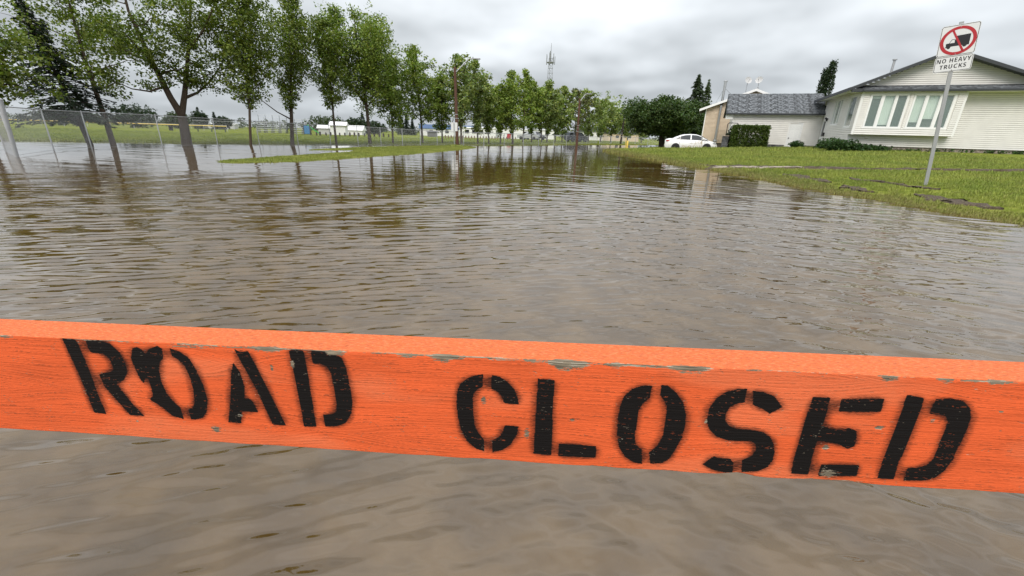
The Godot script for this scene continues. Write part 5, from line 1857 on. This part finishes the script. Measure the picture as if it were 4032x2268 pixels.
	var wd := obj("low_weeds", leaves_mesh(), M.leaf)
	tag(wd, "low leafy weeds growing along the concrete house foundation", "weeds", "", "stuff")
	# far field trees
	rng.seed = 66
	for k in [[250, 96, 9.0, 3.4, 0], [540, 92, 9.0, 4.6, 1], [700, 105, 5.5, 3.6, 0], [790, 118, 4.0, 4.4, 1], [880, 130, 5.0, 3.4, 1], [1400, 100, 5.5, 3.4, 2], [1470, 110, 6.0, 3.0, 2], [1290, 120, 12.0, 4.2, 0]]:
		var p := on_ground(k[0], k[1])
		bush("field_shrub", ["rounded dark shrub beyond the outfield fence", "bushy spruce-green shrub beyond the outfield fence", "dark evergreen shrub behind the marquees"][k[4]], "shrub", p, Vector3(k[2], k[3], k[2] * 0.8), [Color(0.05, 0.075, 0.03), Color(0.03, 0.05, 0.028), Color(0.035, 0.058, 0.028)][k[4]], 520, 0.22, "shrubs beyond the field")
	for k in [[790, 120, 5.6], [850, 126, 4.6], [1580, 118, 6.0], [1602, 120, 5.4], [1625, 122, 4.4], [1430, 108, 5.0]]:
		var p := on_ground(k[0], k[1])
		spruce("small pointed spruce beyond the playing field", p, k[2], k[2] * 0.28, Color(0.03, 0.05, 0.03), 14, 0.3, 9.0, 0.06, "small spruces beyond the field")
	for i in 1500:
		var px := rng.randf_range(-900, 1150) if i % 3 else rng.randf_range(1150, 2700)
		var p := on_ground(px, rng.randf_range(205, 270))
		var top := 3.4 + 2.6 * noise_a.get_noise_1d(px * 0.9) + 1.6 * noise_a.get_noise_1d(px * 4.0)
		p.y += rng.randf() * maxf(top, 1.0)
		clump(p, 1.6, 7, 0.62, Color(0.05, 0.072, 0.04))
	var tl := obj("distant_woods", leaves_mesh(), M.leaf)
	tag(tl, "hazy green belt of woods on the horizon", "woods", "", "stuff")

# ---------- grass ----------
func tuft_mesh(n: int, h: float, w: float, spread: float) -> ArrayMesh:
	var st := new_st()
	for i in n:
		var a := rng.randf() * TAU
		var d := Vector3(cos(a), 0, sin(a))
		var o := Vector3(rng.randf_range(-spread, spread), 0, rng.randf_range(-spread, spread))
		var hh := h * rng.randf_range(0.6, 1.2)
		var lean := d * hh * rng.randf_range(0.15, 0.75)
		var s := d.cross(Vector3.UP) * w
		var m := o + lean * 0.4 + Vector3(0, hh * 0.6, 0)
		quad(st, o - s, m - s * 0.7, m + s * 0.7, o + s)
		tri(st, m - s * 0.7, o + lean + Vector3(0, hh, 0), m + s * 0.7)
	return done(st)

func scatter(called: String, label: String, spots: Array, mesh: Mesh) -> void:       # spots: [position, scale, colour]
	var mm := MultiMesh.new()
	mm.transform_format = MultiMesh.TRANSFORM_3D
	mm.use_colors = true
	mm.mesh = mesh
	mm.instance_count = spots.size()
	for i in spots.size():
		var s: Array = spots[i]
		mm.set_instance_transform(i, Transform3D(Basis(Vector3.UP, rng.randf() * TAU).scaled(Vector3.ONE * s[1]), s[0]))
		mm.set_instance_color(i, s[2])
	var o := MultiMeshInstance3D.new()
	o.multimesh = mm
	o.material_override = M.blade
	o.name = numbered(called)
	add_child(o)
	tag(o, label, "grass", "", "stuff")

func grass_tone(x: float, z: float, wet: float) -> Color:
	var n := noise_b.get_noise_2d(x * 3.0, z * 3.0) + 0.6 * noise_a.get_noise_2d(x * 20.0, z * 20.0)
	var c := Color(0.165, 0.215, 0.03).lerp(Color(0.25, 0.28, 0.05), clampf(0.5 + n, 0, 1))
	c = c.lerp(Color(0.22, 0.18, 0.07), wet)
	var v := rng.randf_range(0.7, 1.3)
	return Color(c.r * v, c.g * v, c.b * v)

func build_grass() -> void:
	rng.seed = 301
	var spots := []
	for i in 150000:
		var z := 4.0 - pow(rng.randf(), 1.3) * 48.0
		var far := clampf((-z - 6.0) / 30.0, 0.0, 1.0)
		var s := pow(rng.randf(), 1.4) * lerpf(12.0, 18.0, far) - 0.25
		var x := shore_x(z) + s
		var lx := Vector3(x, 0, z) - Vector3(21.88, 0, -29.69)
		var loc := Basis(Vector3.UP, 0.3989) * lx
		if loc.x > -0.1 and loc.z < 0.05: continue
		if loc.x > -6.7 and loc.z < -8.0: continue
		var pd := path_dist(Vector2(x, z))
		if pd < 0.55 and rng.randf() < 0.94: continue
		if drive_dist(Vector2(x, z)) < 1.45: continue
		if s < 2.2 and z > -21.0:
			var mud := false
			for bk in BANK:
				if line_dist(Vector2(x, z), bk) < 0.2: mud = true
			if mud and rng.randf() < 0.9: continue
		var y := ground_h(x, z)
		if y < -0.05: continue
		var wet := clampf(1.0 - s / 0.75, 0.0, 1.0) * rng.randf_range(0.2, 1.0)
		if rng.randf() < 0.08: wet = maxf(wet, 0.5)
		spots.append([Vector3(x, y - 0.005, z), lerpf(0.6, 1.7, far) * rng.randf_range(0.7, 1.3) * (rng.randf_range(0.9, 1.5) if s < 0.6 else (1.7 if rng.randf() < 0.04 else 1.0)), grass_tone(x, z, wet)])
	scatter("lawn_grass", "short green lawn grass on the bank before the white house", spots, tuft_mesh(9, 0.062, 0.0042, 0.06))
	spots = []
	for i in 60000:
		var x := rng.randf_range(-12, -3)
		var z := rng.randf_range(-41, -13.5)
		var y := ground_h(x, z)
		if y < -0.004: continue
		spots.append([Vector3(x, y - 0.005, z), rng.randf_range(0.6, 1.2) * (1.8 if rng.randf() < 0.03 else 1.0), grass_tone(x, z, rng.randf() * 0.35)])
	for i in 700:          # a ragged tuft round the brown lamp pole
		var a := rng.randf() * TAU
		var r := rng.randf()
		spots.append([at_h(1790, 578, 0.02) + Vector3(cos(a) * r * 1.5, 0, sin(a) * r * 0.8), rng.randf_range(2.0, 5.0) * (1.2 - r), grass_tone(0, 0, 0.1)])
	scatter("boulevard_grass", "bright green grass on the low strip rising from the flood", spots, tuft_mesh(9, 0.035, 0.007, 0.09))
	spots = []
	for i in 60000:
		var x := -60.0 + rng.randf() * 85.0
		var f := pow(rng.randf(), 1.6) * 40.0 - 0.6
		var z := far_z(x) - f
		var y := ground_h(x, z)
		if y < -0.02: continue
		spots.append([Vector3(x, y - 0.01, z), rng.randf_range(1.0, 2.2), grass_tone(x, z, 0.0 if f > 1.5 else rng.randf() * 0.3)])
	scatter("field_grass", "mown green grass along the edge of the flooded playing field", spots, tuft_mesh(9, 0.06, 0.012, 0.16))

var PATH := [Vector2(8.3, -18.7), Vector2(9.3, -17.3), Vector2(10.4, -16.2), Vector2(11.9, -15.3), Vector2(14.6, -14.2), Vector2(18.5, -13.4), Vector2(26, -12.6)]
var BANK := []
var DRIVE := [Vector2(8.2, -43.6), Vector2(12.3, -42.4), Vector2(16.14, -41.31), Vector2(19.2, -40.5)]

func line_dist(p: Vector2, pts: Array) -> float:
	var best := 1e9
	for i in pts.size() - 1:
		best = minf(best, p.distance_to(Geometry2D.get_closest_point_to_segment(p, pts[i], pts[i + 1])))
	return best

func path_dist(p: Vector2) -> float:
	return line_dist(p, PATH)

func drive_dist(p: Vector2) -> float:
	return line_dist(p, DRIVE)

# ---------- materials ----------
func shingle_texture(sd: int) -> ImageTexture:
	rng.seed = sd
	var im := Image.create(512, 32, false, Image.FORMAT_RGB8)
	var x := 0
	while x < 512:
		var w := rng.randi_range(4, 11)
		var v := rng.randf_range(0.035, 0.13)
		if rng.randf() < 0.3: v = rng.randf_range(0.13, 0.2)
		var c := Color(v * 0.93, v, v * 1.08).linear_to_srgb()
		for xx in range(x, mini(x + w, 512)):
			for y in 32:
				var k := 1.0 + 0.14 * noise_b.get_noise_2d(xx * 40.0, y * 40.0)
				im.set_pixel(xx, y, Color(c.r * k, c.g * k, c.b * k))
		x += w
	return ImageTexture.create_from_image(im)

func build_materials() -> void:
	M.turf = patchy(Color(0.105, 0.13, 0.022), Color(0.15, 0.18, 0.03), Color(0.2, 0.215, 0.048), 0.02, 0.35, 1.0, 0.0, 3)
	M.turf.metallic_specular = 0.05
	M.water = patchy(Color(0.068, 0.039, 0.011), Color(0.084, 0.049, 0.0145), Color(0.104, 0.063, 0.021), 0.012, 0.42, 0.028, 0.0, 41)
	M.water.metallic_specular = 0.66
	M.dirt = patchy(Color(0.035, 0.024, 0.015), Color(0.075, 0.054, 0.034), Color(0.17, 0.13, 0.09), 0.05, 1.5, 0.95, 8.0, 8)
	M.gravel = patchy(Color(0.2, 0.17, 0.13), Color(0.36, 0.31, 0.25), Color(0.5, 0.45, 0.38), 0.07, 1.6, 0.95, 6.0, 9)
	M.driveway = patchy(Color(0.3, 0.27, 0.23), Color(0.38, 0.35, 0.3), Color(0.44, 0.41, 0.36), 0.03, 0.6, 0.9, 0.0, 10)
	M.concrete = patchy(Color(0.13, 0.105, 0.08), Color(0.26, 0.22, 0.18), Color(0.36, 0.32, 0.27), 0.015, 0.9, 0.9, 2.0, 12)
	M.dark_concrete = mat(Color(0.12, 0.1, 0.085), 0.9)
	M.orange = mat(Color(0.76, 0.13, 0.03), 0.6)
	M.leaf = mat(Color(1, 1, 1), 0.55, 0.0, 0.4)
	M.leaf.vertex_color_use_as_albedo = true
	M.leaf.backlight_enabled = true
	M.leaf.backlight = Color(0.65, 0.75, 0.3)
	M.blade = mat(Color(1, 1, 1), 0.6, 0.0, 0.4)
	M.blade.vertex_color_use_as_albedo = true
	M.blade.backlight_enabled = true
	M.blade.backlight = Color(0.4, 0.45, 0.2)
	M.bark = patchy(Color(0.045, 0.032, 0.022), Color(0.085, 0.06, 0.042), Color(0.14, 0.105, 0.078), 0.04, 1.4, 0.95, 8.0, 14)
	M.dark_bark = patchy(Color(0.018, 0.014, 0.011), Color(0.035, 0.027, 0.02), Color(0.06, 0.045, 0.034), 0.04, 1.4, 0.95, 8.0, 15)
	M.pole = patchy(Color(0.06, 0.026, 0.016), Color(0.1, 0.045, 0.028), Color(0.15, 0.08, 0.055), 0.03, 0.8, 0.85, 3.0, 16)
	M.fence_wood = mat(Color(0.16, 0.1, 0.06), 0.9)
	M.cream = patchy(Color(0.73, 0.715, 0.685), Color(0.765, 0.75, 0.72), Color(0.79, 0.775, 0.745), 0.01, 0.3, 0.5, 0.0, 17)
	M.beige = patchy(Color(0.56, 0.45, 0.33), Color(0.6, 0.485, 0.36), Color(0.64, 0.52, 0.39), 0.01, 0.3, 0.5, 0.0, 18)
	M.vinyl = mat(Color(0.82, 0.82, 0.82), 0.4)
	M.trim = mat(Color(0.78, 0.78, 0.77), 0.45)
	M.soffit = mat(Color(0.78, 0.78, 0.77), 0.7)
	M.door = patchy(Color(0.70, 0.71, 0.71), Color(0.74, 0.75, 0.75), Color(0.77, 0.78, 0.78), 0.02, 1.0, 0.5, 0.0, 19)
	M.charcoal = mat(Color(0.032, 0.036, 0.042), 0.55)
	M.black = mat(Color(0.015, 0.015, 0.016), 0.6)
	M.tan = mat(Color(0.45, 0.33, 0.16), 0.7)
	M.room = mat(Color(0.12, 0.13, 0.12), 0.9)
	M.blind = mat(Color(0.62, 0.70, 0.64), 0.9)
	M.galvanised = patchy(Color(0.30, 0.31, 0.32), Color(0.38, 0.39, 0.40), Color(0.46, 0.47, 0.48), 0.05, 3.0, 0.5, 0.0, 20)
	M.galvanised.metallic = 0.35
	M.wire = mat(Color(0.45, 0.46, 0.47), 0.6, 0.1)
	M.steel = mat(Color(0.55, 0.55, 0.55), 0.28, 0.9)
	M.aluminium = mat(Color(0.5, 0.51, 0.52), 0.45, 0.4)
	M.dark_steel = mat(Color(0.06, 0.065, 0.07), 0.6, 0.2)
	M.mast = mat(Color(0.24, 0.25, 0.26), 0.6, 0.2)
	M.pale_grey = mat(Color(0.5, 0.5, 0.5), 0.7)
	M.canvas = mat(Color(0.78, 0.78, 0.78), 0.8)
	M.blue_roof = mat(Color(0.03, 0.075, 0.17), 0.6)
	M.shed_grey = mat(Color(0.14, 0.14, 0.145), 0.7)
	M.dark_green = mat(Color(0.015, 0.035, 0.025), 0.6)
	M.slide_blue = mat(Color(0.06, 0.2, 0.42), 0.5)
	M.slide_green = mat(Color(0.05, 0.35, 0.08), 0.4)
	M.yellow = mat(Color(0.72, 0.52, 0.1), 0.6)
	M.silver = mat(Color(0.42, 0.43, 0.44), 0.35, 0.3)
	M.car_dark = mat(Color(0.02, 0.022, 0.025), 0.25)
	M.car_navy = mat(Color(0.015, 0.022, 0.035), 0.22)
	M.car_white = mat(Color(0.80, 0.80, 0.80), 0.25)
	M.car_white.clearcoat_enabled = true
	M.car_glass = mat(Color(0.02, 0.024, 0.026), 0.06, 0.0, 0.6)
	M.dark_glass = mat(Color(0.015, 0.017, 0.018), 0.05, 0.0, 0.6)
	M.tyre = mat(Color(0.018, 0.018, 0.018), 0.85)
	M.rim = mat(Color(0.022, 0.022, 0.026), 0.4, 0.4)
	M.lens = mat(Color(0.5, 0.52, 0.54), 0.15)
	M.tail = mat(Color(0.35, 0.02, 0.02), 0.2)
	M.mud_film = mat(Color(0.36, 0.25, 0.13), 0.95)
	M.sign_white = mat(Color(0.70, 0.71, 0.72), 0.45)
	M.sign_red = mat(Color(0.42, 0.018, 0.028), 0.45)
	M.ink = mat(Color(0.010, 0.010, 0.014), 0.5)
	var g := StandardMaterial3D.new()
	g.albedo_color = Color(0.85, 0.95, 0.92, 0.12)
	g.transparency = BaseMaterial3D.TRANSPARENCY_ALPHA
	g.roughness = 0.02
	g.metallic_specular = 0.6
	M.glass = g
	for i in 3: M["stone%d" % i] = patchy(Color(0.035, 0.037, 0.04) * (1.0 + i * 0.6), Color(0.06, 0.062, 0.066) * (1.0 + i * 0.6), Color(0.1, 0.1, 0.105) * (1.0 + i * 0.5), 0.04, 3.0, 0.9, 6.0, 50 + i)
	for i in 5:
		var m := mat(Color(1, 1, 1), 0.95)
		m.albedo_texture = shingle_texture(70 + i)
		M["shingle%d" % i] = m
	wedge = make_wedge(0.055, 0.045)
	course = make_wedge(0.02, 0.006)

# ---------- sky, light, camera ----------
func build_sky() -> void:
	var w := 1024
	var h := 512
	var data := PackedFloat32Array()
	data.resize(w * h * 3)
	var n := FastNoiseLite.new()
	n.seed = 14
	n.frequency = 1.0
	n.fractal_octaves = 5
	n.fractal_gain = 0.52
	for y in h:
		var el := PI * (0.5 - (y + 0.5) / h)
		for x in w:
			var o := (y * w + x) * 3
			if el <= -0.02:
				data[o] = 0.30; data[o + 1] = 0.30; data[o + 2] = 0.29
				continue
			var az := TAU * (x + 0.5) / w
			var e := maxf(el, 0.0)
			var k := 1.0 / (sin(e) + 0.13)
			var px := cos(az) * cos(e) * k
			var pz := sin(az) * cos(e) * k
			var c := n.get_noise_2d(px * 0.42, pz * 0.42)
			var d := n.get_noise_2d(px * 1.3 + 50.0, pz * 1.3)
			var lum := (0.325 + 0.74 * sin(e)) * (1.0 + 0.5 * c + 0.26 * d)       # an overcast sky, brighter overhead
			lum = clampf(lum, 0.24, 1.6)
			var cool := clampf(1.0 - (lum - 0.35) * 0.8, 0.0, 1.0)
			data[o] = lum * lerpf(1.0, 0.90, cool)
			data[o + 1] = lum * lerpf(1.0, 0.965, cool)
			data[o + 2] = lum * lerpf(1.02, 1.02, cool)
	var im := Image.create_from_data(w, h, false, Image.FORMAT_RGBF, data.to_byte_array())
	var sm := PanoramaSkyMaterial.new()
	sm.panorama = ImageTexture.create_from_image(im)
	var sky := Sky.new()
	sky.sky_material = sm
	var env := Environment.new()
	env.background_mode = Environment.BG_SKY
	env.sky = sky
	env.tonemap_mode = Environment.TONE_MAPPER_LINEAR
	env.tonemap_exposure = 1.78
	env.sdfgi_enabled = true
	env.ssao_enabled = true
	env.ssil_enabled = true
	var we := WorldEnvironment.new()
	we.name = "world_environment"
	we.environment = env
	add_child(we)

func _ready() -> void:
	cam_basis = Basis(Vector3(1, 0, 0), -atan(604.0 / 1650.0)) * Basis(Vector3(0, 0, 1), atan(0.031))
	var cam := Camera3D.new()
	cam.name = "camera"
	cam.fov = rad_to_deg(2.0 * atan(1134.0 / FOCAL))
	cam.near = 0.05
	cam.far = 3000.0
	cam.transform = Transform3D(cam_basis, EYE)
	add_child(cam)
	cam.current = true
	build_sky()
	var sun := DirectionalLight3D.new()
	sun.name = "sun"
	sun.light_energy = 0.42
	sun.light_angular_distance = 30.0
	sun.light_color = Color(1.0, 0.97, 0.93)
	sun.shadow_enabled = true
	sun.rotation = Vector3(deg_to_rad(-42), deg_to_rad(-22), 0)
	add_child(sun)
	noise_a.seed = 3
	noise_a.frequency = 0.1
	noise_a.fractal_octaves = 3
	noise_b.seed = 8
	noise_b.frequency = 0.12
	noise_b.fractal_octaves = 3
	build_materials()
	build_ground()
	build_water()
	drape("dirt_path", PATH, [0.4, 0.42, 0.34, 0.26, 0.24, 0.26, 0.26], 0.05, M.dirt, "worn brown dirt line of the overgrown walkway", 0.4)
	drape("gravel_path", [Vector2(8.35, -18.45), Vector2(9.4, -17.0), Vector2(10.6, -15.95)], [0.16, 0.22, 0.05], 0.055, M.gravel, "pale gravel end of the walkway at the water's edge", 0.3)
	drape("driveway", DRIVE, [1.5, 1.5, 1.5, 1.5], 0.014, M.driveway, "pale concrete driveway under the white sedan", 0.0, 0.3)
	drape("far_road", [Vector2(17, -84), Vector2(30, -84), Vector2(70, -88)], [1.5, 2.5, 3.5], 0.03, M.driveway, "pale concrete road emerging from the flood far away", 0.0, 0.6)
	for k in [[-14.6, -11.9, 0.75, 0.16], [-11.4, -10.1, 0.5, 0.13], [-9.6, -7.6, 0.62, 0.17], [-7.3, -5.2, 0.8, 0.15], [-20.4, -18.9, 0.35, 0.14], [-12.6, -9.8, 1.55, 0.08]]:
		var pts := []
		var hw := []
		for i in 9:
			var z := lerpf(k[0], k[1], i / 8.0)
			pts.append(Vector2(shore_x(z) + k[2] + 0.25 * noise_a.get_noise_1d(z * 25.0), z))
			hw.append(k[3] * sin(PI * (i + 0.3) / 8.6) * (1.0 + 0.9 * noise_b.get_noise_1d(z * 40.0)))
		BANK.append(pts)
		drape("mud_patch", pts, hw, 0.032, M.dirt, "bare dark mud torn open along the grassy bank", 0.5, 0.08)
	#print("terrain ", Time.get_ticks_msec())
	build_house()
	build_beige_house()
	#print("houses ", Time.get_ticks_msec())
	build_trees()
	#print("trees ", Time.get_ticks_msec())
	build_street()
	build_park()
	build_car()
	stone_pillar()
	build_board()
	#print("board ", Time.get_ticks_msec())
	build_grass()
	#print("grass ", Time.get_ticks_msec())
